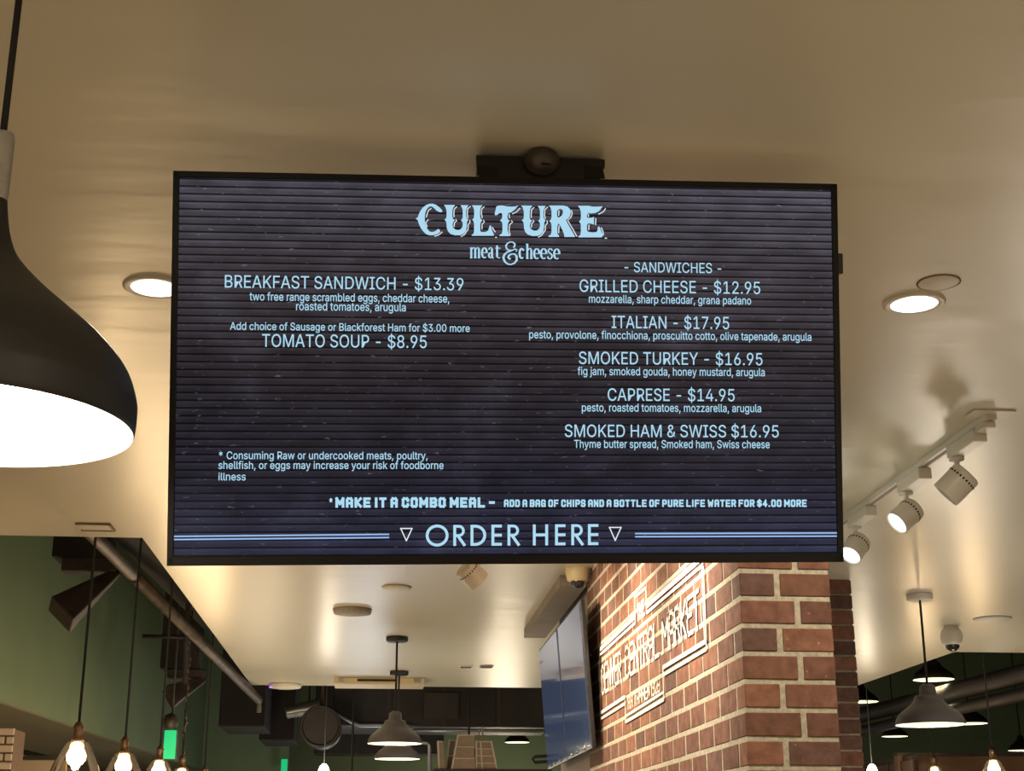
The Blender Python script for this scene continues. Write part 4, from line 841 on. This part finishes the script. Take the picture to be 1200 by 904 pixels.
# ------------------------------------------------------------------ track lights
def spot_head(loc, aim, label, lit, power=0, mount='drive', L=.088, r=.040, coolc=(0.95, .98, 1.0), boxlen=.20, group=None, sp=1.6):
    t = thing('track_spotlight', label, 'spotlight', loc, group=group)
    d = Vector(aim).normalized(); R = rot_to(d)
    MB().box((0, -boxlen / 2 + .02, CEIL - loc[2] - .041), (.042, boxlen, .036)).build('driver_box', M['white_metal'], t, bevel=.003)
    MB().lathe([(.022, CEIL - loc[2] - .060), (.022, CEIL - loc[2] - .068), (.008, CEIL - loc[2] - .069), (.008, -.012)], n=24).build('swivel', M['white_metal'], t)
    c = Vector((0, 0, -.050)) + d * (L * .10)
    hd = MB().lathe([(.0001, L / 2), (r * .86, L / 2), (r * .97, L / 2 - .004), (r, L / 2 - .010), (r, -L / 2 + .002), (r * .985, -L / 2), (r * .90, -L / 2), (r * .86, -L / 2 + .012)], c, 48, R).build('lamp_head', M['white_metal'], t)
    sl = MB()
    for k in range(24):
        a = 2 * PI * k / 24
        sl.box(c + R @ Vector((r * math.cos(a), r * math.sin(a), L / 2 - .024)), (.002, .0052, .006), R @ Matrix.Rotation(a, 3, 'Z'))
    sl.build('vent_slots', M['slot'], hd)
    ln = MB().lathe([(.0001, -L / 2 + .008), (r * .88, -L / 2 + .008)], c, 40, R, smooth=False).build('lens', M['led_cool'] if lit else M['smoke_dome'], t)
    if lit:
        e = c + R @ Vector((0, 0, -L / 2 - .004))
        lamp('spot_glow', 'SPOT', e, power, coolc, .04, R.to_euler(), t, spot=sp)
    return t
TX = 1.66
tr = thing('ceiling_track', 'white lighting track with three spotlights running along the ceiling beside the menu display', 'track', (TX, 3.76, CEIL))
MB().box((0, .95, -.0105), (.034, 1.95, .020)).build('rail', M['white_metal'], tr, bevel=.002)
MB().box((-.0, .95, -.0215), (.012, 1.95, .002)).build('groove', M['neck_grey'], tr)
MB().box((0.0, -.02, -.003), (.12, .07, .005)).build('end_plate', M['white_metal'], tr)
MB().box((0, .02, -.030), (.036, .06, .018)).build('power_feed', M['white_metal'], tr, bevel=.002)
h1 = spot_head((TX, 4.00, 1.078), (-.62, .30, -.62), 'unlit white track spotlight turned away, nearest the track end plate', False, L=.092, r=.044)
h2 = spot_head((TX, 4.43, 1.080), (-.80, -.12, -.66), 'lit white track spotlight, the middle one of its three', True, 60)
h3 = spot_head((TX, 4.95, 1.080), (-.62, -.35, -.74), 'lit white track spotlight half hidden at the lower corner of the menu display', True, 60)
TX2 = 0.36
tr2 = thing('ceiling_track', 'white lighting track hidden behind the menu display facing the painted brick sign', 'track', (TX2, 4.0, CEIL))
MB().box((0, 1.0, -.0105), (.034, 2.2, .020)).build('rail', M['white_metal'], tr2, bevel=.002)
spot_head((TX2, 4.05, 1.080), (.55, .10, -.50), 'white track spotlight behind the menu display aimed at the near end of the sign', True, 88, coolc=(1, .86, .66), group='sign spotlights', sp=2.3)
spot_head((TX2, 4.95, 1.080), (.52, .16, -.45), 'white track spotlight behind the menu display aimed at the far end of the sign', True, 88, coolc=(1, .80, .56), group='sign spotlights', sp=2.3)
hp = on_z(551, 655, 1.09)
spot_head((hp.x, hp.y, 1.085), (.62, .30, -.55), 'cream round spotlight peeping below the lower edge of the menu display', True, 60, L=.085, r=.046, sp=2.3, coolc=(1, .80, .56))

# ------------------------------------------------------------------ pendants over the counter: clear glass with a filament bulb
def edison(px, py, Y, s, label, group=None, chain=False, zc=DECK):
    p = on_y(px, py, Y)
    t = thing('glass_pendant', label, 'lamp', (p.x, p.y, p.z), group=group)
    MB().lathe([(.0001, .012), (.012, .010), (.017, -.002), (.0205, -.006), (.0205, -.012), (.018, -.014), (.018, -.052), (.024, -.056), (.024, -.064), (.0001, -.064)], n=28).build('socket', M['brass'], t)
    MB().lathe([(.022, -.056), (.036, -.058), (.043, -.066), (.053, -.085), (.068, -.115), (.084, -.150), (.097, -.190), (.102, -.222), (.100, -.232)], n=40).build('glass_shade', M['glass'], t)
    MB().lathe([(.0001, -.155), (.024, -.146), (.036, -.130), (.037, -.112), (.026, -.088), (.013, -.070), (.012, -.060)], n=24).build('bulb', M['bulb_warm'], t)
    if chain:
        ch = MB(); z = .01; i = 0
        while z < zc - p.z - .01:
            a = i * 1.2
            ch.tube([(0, 0, z), (.010 * math.cos(a), .010 * math.sin(a), z + .018), (0, 0, z + .036)], .005, 6); z += .034; i += 1
        ch.build('chain', M['brass'], t)
    MB().tube([(0, 0, .01), (0, 0, zc - p.z - .01)], .0055, 8).build('cord', M['cord'], t)
    lamp('filament_light', 'POINT', (0, 0, -.19), s, (1, .72, .42), .03, parent=t)
    return t
edison(92.5, 850, 5.85, 11, 'clear glass pendant nearest the white tiled pier, largest of the counter row')
edison(147, 866.5, 6.9, 11, 'second clear glass pendant of the counter row, before the green wall ledge')
edison(188, 877, 7.95, 11, 'third clear glass pendant of the counter row, just before the green exit sign')
edison(214, 888, 8.95, 11, 'clear glass pendant on a braided chain just past the green exit sign', chain=True)
edison(240, 901, 9.95, 11, 'last clear glass pendant of the counter row, farthest toward the dark ducts')
edison(1094, 888, 10.0, 8, 'clear glass pendant low in the dark room beneath the grey barn pendant')
edison(1162.5, 879, 9.0, 8, 'clear glass pendant low in the dark room at the corner by the brown wall')

# ------------------------------------------------------------------ barn pendants
def barn(px, py, Y, r, label, shade='shade_grey', zc=CEIL, canopy=True, cm='shade_black', power=10, group=None, dark=False):
    p = on_y(px, py, Y)
    t = thing('barn_pendant', label, 'lamp', (p.x, p.y, p.z), group=group)
    P = [(1.0, 0), (.99, .06), (.965, .16), (.90, .27), (.80, .37), (.68, .46), (.56, .55), (.47, .64), (.42, .71), (.39, .80)]
    q = smooth_prof([(a * r, b * r) for a, b in P], 3)
    MB().lathe(q, n=56).build('lamp_shade', M[shade], t)
    MB().lathe([(r - .001, 0)] + [(a - .005, b - .004) for a, b in q[2:] if a > .45 * r] + [(.0001, .58 * r)], n=56).build('shade_lining', M['lining_far'], t)['label'] = 'pale self-glowing inside of the shade'
    MB().lathe([(.39 * r, .80 * r), (.36 * r, .83 * r), (.25 * r, .85 * r), (.22 * r, 1.10 * r), (.12 * r, 1.17 * r), (.0001, 1.18 * r)], n=32).build('socket_cap', M['shade_grey'] if not dark else M['shade_dark'], t)
    MB().lathe([(.0001, .006), (.5 * r, .008), (.90 * r, .012), (.93 * r, .018)], n=32).build('diffuser', M['bulb_yellow'], t)
    MB().tube([(0, 0, 1.16 * r), (0, 0, zc - p.z - .002)], .006 if not dark else .008, 8).build('cord', M['cord'], t)
    if canopy: MB().lathe([(.062, zc - p.z - .001), (.062, zc - p.z - .022), (.055, zc - p.z - .028), (.0001, zc - p.z - .028)], n=32).build('canopy', M[cm], t)
    lamp('barn_light', 'AREA', (0, 0, .008), power, (1, .85, .5), r * 1.4, parent=t)
    return t
barn(1090.5, 850, 6.66, .158, 'grey enamel barn pendant hanging below the white dome camera', cm='white_plastic')
barn(462.5, 872, 8.3, .150, 'grey enamel barn pendant hanging below the ceiling in the centre, nearer of two')
barn(465.5, 890, 9.94, .150, 'grey enamel barn pendant just behind and below another in the centre')
barn(606, 870.5, 18, .15, 'small distant lit pendant before the green far wall beside the side displays', 'shade_dark', DECK, False, 14, dark=True)
barn(1094, 797, 11, .155, 'dark pendant with a lit underside directly above the grey barn pendant', 'shade_dark', DECK, False, dark=True)
barn(1009, 823, 13.5, .16, 'dark pendant with a lit underside half hidden by the far brick column', 'shade_dark', DECK, False, dark=True)
barn(1136, 848.5, 13, .16, 'dark pendant with a lit underside peeping past the rim of the grey barn pendant', 'shade_dark', DECK, False, dark=True)
barn(1048.5, 863.5, 17, .15, 'small dark pendant with a lit underside low beside the brown panelled wall', 'shade_dark', DECK, False, dark=True)
barn(1197, 880, 17, .15, 'small dark pendant with a lit underside at the picture corner', 'shade_dark', DECK, False, dark=True)

# ------------------------------------------------------------------ side displays
sc_loc = [(on_x, 0)]
for i, (y0, y1, s) in enumerate(((5.88, 6.655, 'tall dark blue display hung by the brick wall, nearer of the pair'), (6.675, 7.45, 'tall dark blue display hung by the brick wall, farther of the pair'))):
    t = thing('side_display', s, 'display', (0.820, (y0 + y1) / 2, 0.690), group=None)
    tilt = math.atan(.040 / .585)
    Rr = Matrix.Rotation(-tilt, 3, 'Y')
    hgt = .590; dy = y1 - y0
    MB().box(Rr @ Vector((.010, 0, 0)), (.018, dy, hgt), Rr).build('display_body', M['black'], t, bevel=.003)
    MB().box(Rr @ Vector((-.0005, 0, 0)), (.003, dy - .036, hgt - .022), Rr).build('picture_panel', M['off_screen'], t)
    for q in (-.18, .05, .2): MB().lathe([(.0001, -.008), (.007, -.004), (.007, .004), (.0001, .006)], Rr @ Vector((-.003, q, -hgt / 2 + .01)), 12).build('bracket_stud', M['steel'], t)
    for q in (-.12, .12): MB().box((.045, q, .12), (.046, .03, .04)).build('mount_arm', M['black_metal'], t)
t = thing('cable_arm', 'black curved cable arm sticking out below the side displays', 'arm', tuple(on_y(645, 890, 7.42)))
a = on_y(625, 890, 7.42) - on_y(645, 890, 7.42)
MB().tube([(0.05, 0, .022), (-.03, 0, .014), a + Vector((.01, 0, .012)), a + Vector((-.004, 0, 0)), a + Vector((.008, 0, -.016)), (-.02, 0, -.012), (.02, 0, -.008)], .008, 10).build('tube', M['rod'], t)

# ------------------------------------------------------------------ left side: pipe, timber brackets, rod, exit sign, tiled pier
pA = on_z(104, 622, 1.38); pB = on_y(303, 820, 11.2)
dirp = (pB - pA).normalized(); pm = pA + dirp * ((on_y(157, 682, pA.y).x and 1) * 0)
t = thing('iron_pipe', 'long dull iron pipe under the edge of the ceiling opening', 'pipe', tuple(pA))
Lp = (pB - pA).length
def t_at(px):   # distance along the pipe where it crosses photo column px
    lo, hi = 0, Lp
    for _ in range(40):
        m_ = (lo + hi) / 2; q = pA + dirp * m_
        x = 600 + F_PX * q.dot(RT) / q.dot(FW)
        if x < px: lo = m_
        else: hi = m_
    return lo
tc_ = t_at(157)
MB().tube([dirp * -.6, dirp * (tc_ - .03)], .033, 20).build('pipe_length', M['pipe'], t)
MB().tube([dirp * (tc_ + .03) , dirp * Lp], .034, 20).build('pipe_length', M['pipe'], t)
MB().tube([dirp * (tc_ - .05), dirp * (tc_ + .05)], .026, 20).build('coupling', M['timber'], t)
MB().tube([dirp * Lp, dirp * (Lp + .04), dirp * (Lp + .04) + Vector((0, 0, -.09))], .018, 12).build('end_elbow', M['steel'], t)
def bracket(q, label, w_, dz, s=1.0):
    """Level arm under a deep post that hangs from the deck, with a brace that thickens toward its free end."""
    t = thing('timber_bracket', label, 'bracket', tuple(q))
    MB().box((-w_ / 2 - .09, .05, (DECK - q.z) / 2 + .037), (w_, .22, DECK - q.z - .078)).build('post', M['deck'], t)
    MB().box((-w_ / 2 - .04, .0, .040), (w_, .12 * s, .070 * s)).build('level_arm', M['timber'], t, bevel=.006)
    e = Vector((-w_ * 1.0, -.16 * s, -dz)); g = Vector((-.04, -.02, .01))
    d_ = (e - g).normalized(); up_ = d_.cross(Vector((0, 1, 0))).normalized(); sd = d_.cross(up_)
    a0, a1 = .020 * s, .080 * s
    V = [g + up_ * a0 * i + sd * a0 * j for i, j in ((1, 1), (1, -1), (-1, -1), (-1, 1))] + [e + up_ * a1 * i + sd * a1 * j for i, j in ((1, 1), (1, -1), (-1, -1), (-1, 1))]
    MB().add(V, [(0, 1, 2, 3), (7, 6, 5, 4), (0, 4, 5, 1), (1, 5, 6, 2), (2, 6, 7, 3), (3, 7, 4, 0)]).build('brace', M['timber'], t, bevel=.008)
    return t
bracket(pA + dirp * tc_ + Vector((-.035, -.02, .0)), 'dark timber bracket from the iron pipe to the green wall, nearer and larger', .27, .23)
bracket(on_y(248, 798, 10.4), 'dark timber bracket over the hanging lamps, farther and smaller', .26, .13, 0.9)
t = thing('ceiling_beam', 'black beam above the iron pipe along the ceiling opening', 'beam', (-1.1, 8.3, 1.46))
MB().prism([(-.25, -2.6, -.02), (.16, -2.6, -.02), (.16, 3.8, -.02), (-.02, 3.8, -.02)], (0, 0, .35)).build('beam_body', M['deck'], t)
MB().box((.10, 0, .85), (.06, 4.9, .86)).build('beam_web', M['deck'], t)
t = thing('hanging_rod', 'thin black level rod on a drop hanger above the exit sign', 'rod', tuple(on_y(215, 746, 9.0)))
l_ = on_y(167, 746, 9.0) - on_y(215, 746, 9.0); r_ = on_y(224, 747, 9.0) - on_y(215, 746, 9.0)
MB().tube([l_, r_], .012, 10).build('level_rod', M['rod'], t)
MB().tube([(0, 0, .9), on_y(216, 800, 9.0) - on_y(215, 746, 9.0)], .015, 10).build('drop_hanger', M['rod'], t)
q = on_y(199, 873, 9.3)
t = thing('exit_sign', 'green lit exit sign under a round dark lamp on the left side', 'sign', tuple(q))
MB().box((0, 0.02, 0), (.085, .03, .185)).build('sign_frame', M['shade_dark'], t)
MB().box((0, 0, 0), (.072, .014, .17)).build('lit_face', M['exit_green'], t)
MB().lathe([(.0001, .055), (.036, .04), (.048, 0), (.036, -.04), (.0001, -.05)], (-.005, 0, .135), 24).build('lamp_head', M['shade_dark'], t)
MB().tube([(0, .02, .09), (0, .02, DECK - q.z - .003)], .006, 8).build('hanger', M['rod'], t)
q = on_y(333, 900, 15.0)
t = thing('exit_sign', 'tiny green lit sign low on the distant green wall stub', 'sign', tuple(q))
MB().box((0, 0, 0), (.06, .03, .16)).build('lit_face', M['exit_green'], t)
# tiled pier
q = on_y(18.5, 853, 7.8)
tp = struct(MB().box((q.x - .35, 7.92, (q.z + FLOOR) / 2 - .004), (.692, .23, q.z - FLOOR - .01)).build('wall_tiled', M['grout']), 'cream tiled pier under the green ledge')
tm = {}
for k_ in range(9):
    zt = q.z - .042 * k_; x = q.x; first = True
    w_ = .045 if k_ % 2 else .09
    while x > q.x - .27:
        wd_ = w_ if first else .09; first = False
        key = round(wd_, 3)
        if key not in tm:
            bm = bmesh.new(); bmesh.ops.create_cube(bm, size=1)
            for v in bm.verts: v.co = Vector((v.co.x * (wd_ - .010), v.co.y * .02, v.co.z * .034))
            bmesh.ops.bevel(bm, geom=list(bm.edges), offset=.003, segments=1, affect='EDGES')
            me = bpy.data.meshes.new('tile'); bm.to_mesh(me); bm.free(); me.materials.append(M['tile']); tm[key] = me
        o = bpy.data.objects.new('tile', tm[key]); C.objects.link(o); o.parent = tp
        o.location = (x - wd_ / 2, 7.805, zt - .021)
        x -= wd_
# pale shelf with pots under the ledge
q0 = on_y(20, 888, 8.4); q1 = on_y(62, 895, 8.4)
t = thing('wall_shelf', 'pale shelf board with a dark top edge under the green ledge', 'shelf', ((q0.x + q1.x) / 2, 8.4, q0.z))
MB().box((-.1, .1, -.13), (.5, .04, .24)).build('shelf_board', M['cream_wall'], t)
MB().box((-.1, .07, 0), (.54, .12, .02)).build('top_edge', M['timber'], t)

# ------------------------------------------------------------------ dark ductwork beyond the opening
def box_px(name, label, cat, x0, y0, x1, y1, Y, depth, m, seams=0, part='sheet_body'):
    a = on_y(x0, y0, Y); b = on_y(x1, y1, Y)
    t = thing(name, label, cat, ((a.x + b.x) / 2, Y, min(a.z, b.z)))
    w = abs(b.x - a.x); h = abs(a.z - b.z) if part == 'sheet' else DECK - min(a.z, b.z) - .003
    MB().box((0, depth / 2, h / 2), (w, depth, h)).build(part, M[m], t, bevel=.01)
    for k in range(seams):
        MB().box((-w / 2 + w * (k + 1) / (seams + 1), -.004, h / 2), (.03, .01, h)).build('seam_flange', M['duct_panel'], t)
    return t
wd_t = box_px('air_duct', 'wide dark rectangular duct crossing behind the barn pendants', 'duct', 392, 790, 648, 853, 12.5, .9, 'duct', 3)
qa = on_y(497, 812, 12.48); qb = on_y(537, 843, 12.48)
MB().box((qa + qb) / 2 - wd_t.location, (qb.x - qa.x, .04, qa.z - qb.z)).build('access_panel', M['duct_panel'], wd_t)['label'] = 'square dark grey access panel'
box_px('air_duct', 'boxy black duct stepping down beside the green wall, nearer section', 'duct', 259, 800, 309, 852, 12.2, .8, 'deck', 0)
box_px('air_duct', 'boxy black duct stepping down beside the green wall, farther section', 'duct', 306, 812, 344, 868, 13.2, .8, 'deck', 0)
box_px('air_duct', 'dark low duct far beyond the centre pendants', 'duct', 368, 870, 520, 884, 16.5, .5, 'duct', 2)
p = on_y(485, 856, 12.49); p2 = on_y(640, 857, 12.49)
t = thing('conduit', 'thin bright tube standing in for the highlight under the wide duct', 'pipe', tuple(p)); MB().tube([(0, 0, 0), p2 - p], .014, 8).build('tube', M['flex'], t)  # tube drawn for the highlight along the duct's lower edge
# round fan housing and foil flex duct
p = on_y(376, 852, 11.7)
t = thing('duct_fan', 'round dark fan housing beneath the foil duct', 'fan', tuple(p))
MB().tube([(0, -.05, 0), (0, .35, 0)], .155, 32).build('drum', M['duct'], t)
MB().lathe([(.137, 0), (.15, .01), (.16, 0), (.15, -.01), (.137, 0)], (0, -.06, 0), 32, Matrix.Rotation(PI / 2, 3, 'X')).build('rim', M['duct_panel'], t)
MB().tube([(0, .1, .15), (0, .1, DECK - p.z - .003)], .012, 8).build('hanger', M['brass'], t)
p = on_y(335, 836, 12.25); 
pts = [on_y(x, y, 12.25) - p for x, y in ((335, 836), (348, 833), (362, 831), (377, 827))]
P = []; R_rad = []
for i in range(3):
    for j in range(8):
        tt = j / 8; P.append(pts[i] * (1 - tt) + pts[i + 1] * tt); R_rad.append((.045 + .02 * (i + tt) / 3) * (1.12 if j % 2 else .92))
t = thing('flex_duct', 'crumpled silver foil duct above the round fan housing', 'duct', tuple(p)); MB().tube(P, R_rad, 16).build('foil_tube', M['flex'], t)
MB().tube([pts[2] + Vector((0, 0, .03)), Vector((pts[2].x, 0, DECK - p.z - .003))], .008, 6).build('hanger', M['rod'], t)
p = on_y(383, 829, 12.475)
t = thing('conduit', 'pale steel conduit bending down then running level behind the barn pendants', 'pipe', tuple(p))
MB().tube([on_y(x, y, 12.47) - p for x, y in ((383, 829), (413, 847), (422, 850), (455, 850), (484, 851))], .020, 10).build('tube', M['flex'], t)
p = on_y(494, 870, 11.6)
t = thing('conduit', 'pale steel pipe elbow dropping beside the centre barn pendants', 'pipe', tuple(p))
MB().tube([on_y(x, y, 11.6) - p for x, y in ((490, 870), (501, 871), (503.5, 874), (504, 930))], .016, 10).build('tube', M['flex'], t)
for x, s in ((549, 'thin black hanger rod behind the cartons'), (412, 'thin black hanger rod left of the centre pendants')):
    p = on_y(x, 905, 12.2); t = tag(MB().tube([(0, 0, 0), (0, 0, 1.6)], .010, 6).build('hanger_rod', M['rod'], None, loc=p), s, 'rod')
# right dark room
for i, (xa, ya, z_, r, s) in enumerate(((1200, 788, 1.95, .065, 'round dark duct running back through the dark room, nearer the opening edge'), (1200, 812, 1.75, .045, 'thinner round dark duct running back below the bigger one'))):
    a = on_y(xa, ya, 9.6); b_ = Vector((a.x - .25, 19.0, a.z))
    t = thing('round_duct', s, 'duct', tuple(a)); MB().tube([(.05, -.6, 0), b_ - a], r, 24).build('sheet_tube', M['duct'], t)
# brown panelled wall receding on the right of the far column
pw = thing('panelled_partition', 'brown panelled partition receding beside the far brick column', 'partition', (4.05, 11.2, 0))
MB().box((-.03, 1.5, -.45), (.05, 3.4, 2.3)).build('backing', M['brown_wall'], pw)
for a_ in range(6):
    for b__ in range(5):
        o = MB().box((-.065, -.0 + .55 * a_, .55 - .26 * b__), (.02, .50, .23)).build('wall_panel', M['brown_panel'], pw, bevel=.004)

bl = on_y(1052, 886, 11.2); br = on_y(1290, 886, 11.2)
lp = thing('low_partition', 'low warm brown partition wall behind the two glass pendants of the dark room', 'partition', ((bl.x + br.x) / 2, 11.25, FLOOR))
MB().box((0, 0, (bl.z - FLOOR) / 2), (br.x - bl.x, .08, bl.z - FLOOR)).build('panel', M['warm_brown'], lp)
MB().box((0, -.01, bl.z - FLOOR + .01), (br.x - bl.x + .02, .11, .022)).build('top_rail', M['timber'], lp)
# ------------------------------------------------------------------ kraft cartons on the high shelf
sY = 11.0; sa = on_y(508, 901.5, sY); sb = on_y(646, 901.5, sY)
t = thing('high_shelf', 'long thin black shelf carrying the kraft cartons', 'shelf', ((sa.x + sb.x) / 2, sY + .15, sa.z))
MB().box((0, 0, -.012), (sb.x - sa.x, .36, .024)).build('shelf_board', M['rod'], t)
for x in (-.35, .35): MB().box((x, .16, -1.11), (.03, .03, 2.17)).build('post', M['rod'], t)
def carton(x0, x1, t0, t1, ytop, dy, label, tiers=3, depth=.16, seam=None):
    b0 = on_y(x0, 900.5, sY + dy); b1 = on_y(x1, 900.5, sY + dy); c0 = on_y(t0, ytop, sY + dy); c1 = on_y(t1, ytop, sY + dy)
    z0 = sa.z
    t = thing('kraft_carton', label, 'carton', ((b0.x + b1.x) / 2, sY + dy + depth / 2, z0))
    O = Vector(((b0.x + b1.x) / 2, sY + dy + depth / 2, z0)); H = c0.z - z0
    for i in range(tiers):
        f0, f1 = i / tiers, (i + 1) / tiers - .012
        def X(f): return (b0.x + (c0.x - b0.x) * f - O.x, b1.x + (c1.x - b1.x) * f - O.x)
        (la, ra), (lb, rb) = X(f0), X(f1); e = depth / 2
        g = .006 * (i % 2)
        V = [(la + g, -e + g, H * f0), (ra - g, -e + g, H * f0), (rb - g, -e + g, H * f1), (lb + g, -e + g, H * f1), (la + g, e, H * f0), (ra - g, e, H * f0), (rb - g, e, H * f1), (lb + g, e, H * f1)]
        MB().add([Vector(v) for v in V], [(0, 1, 2, 3), (5, 4, 7, 6), (4, 0, 3, 7), (1, 5, 6, 2), (3, 2, 6, 7), (4, 5, 1, 0)]).build('tier', M['crate'], t)
        MB().box(((lb + rb) / 2, -e - .001, H * f1 - .004), (rb - lb, .006, .008)).build('lip', M['crate_edge'], t)
    if seam is not None:
        for s_ in seam:
            l0, r0 = b0.x - O.x, b1.x - O.x; l1, r1 = c0.x - O.x, c1.x - O.x
            MB().prism([(l0 + (r0 - l0) * s_ - .006, -depth / 2 - .007, 0), (l0 + (r0 - l0) * s_ + .006, -depth / 2 - .007, 0), (l1 + (r1 - l1) * s_ + .006, -depth / 2 - .007, H), (l1 + (r1 - l1) * s_ - .006, -depth / 2 - .007, H)], (0, .008, 0)).build('edge_strip', M['crate_edge'], t)
    return t
carton(514, 521.5, 512.5, 519.5, 868.5, 0, 'narrow upright kraft board at the end of the carton row', 1, .10, (.1,))
carton(522, 529, 526, 534, 867, .16, 'slim kraft carton leaning behind the tall tapered one', 2, .12, (.1,))
carton(529, 557, 536.5, 556, 861, -.02, 'tallest tapered kraft carton in the middle of the row', 3, .16, (.02,))
carton(557.5, 583, 557.5, 576, 868.5, 0, 'ribbed tapered kraft carton at the end nearest the side displays', 4, .16, (.03, .3, .97))
for x in (561, 565.3):
    p = on_y(x, 900, sY + .3); p.z = sa.z
    tag(MB().box((0, 0, .155 if x < 563 else .165), (.010, .01, .31 if x < 563 else .33)).build('kraft_stick', M['crate_edge'], None, loc=p), 'pale upright stick behind the ribbed carton, ' + ('shorter' if x < 563 else 'taller') + ' of two', 'stick')
# small lit globes low at the picture's foot
for x, s, m_ in ((379.5, 'small bright globe bulb low before the distant duct', 'bulb_white'), (1022, 'tiny bulb glowing at the foot of the panelled partition', 'bulb_warm')):
    p = on_y(x, 903, 10.9)
    t = thing('globe_lamp', s, 'lamp', tuple(p))
    MB().lathe([(.0001, -.04), (.028, -.028), (.04, 0), (.028, .028), (.012, .045), (.0001, .046)], n=24).build('bulb', M[m_], t)
    MB().tube([(0, 0, .04), (0, 0, DECK - p.z)], .004, 6).build('cord', M['cord'], t)
    lamp('globe_light', 'POINT', (0, -.06, 0), 5, NEUT, .03, parent=t)
# unseen fill lamps added below the picture: they light the ceiling and glow in its sheen
ct = thing('counter', 'long dark counter below the picture, amid the added fill lamps', 'counter', (0.2, 9.2, FLOOR))
MB().box((0, 0, .5), (1.6, .7, 1.0)).build('body', M['brown_wall'], ct); MB().box((0, 0, 1.02), (1.7, .8, .04)).build('worktop', M['neck_grey'], ct)
for i, (px, Y, w_, col) in enumerate(FILL_GLOBES + ((-.75, -.7, 9, 0), (1.5, -.7, 11, 0))):
    q = on_y(px, 902, Y) if Y > 3 else Vector((px, Y, 0)); q.z = -.30
    t = thing('fill_lamp', 'unseen globe lamp added below the picture as fill light', 'lamp', (q.x, Y, FLOOR), group='added fill lamps')
    MB().lathe([(.0001, .001), (.14, .001), (.14, .015), (.012, .03), (.012, 1.22), (.03, 1.24), (.0001, 1.25)], n=24).build('stand', M['black_metal'], t)
    MB().lathe([(.03, -.075 + 1.32), (.06, -.055 + 1.32), (.08, 1.32), (.06, .055 + 1.32), (.0001, .08 + 1.32)], n=24).build('globe', M['fill_globe_cool' if col == 1 else 'fill_globe_warm'], t)
    lamp('fill_glow', 'POINT', (0, 0, 1.46), w_, ((1, .84, .62), (.9, .95, 1), (1, .90, .76))[col], .24, parent=t)
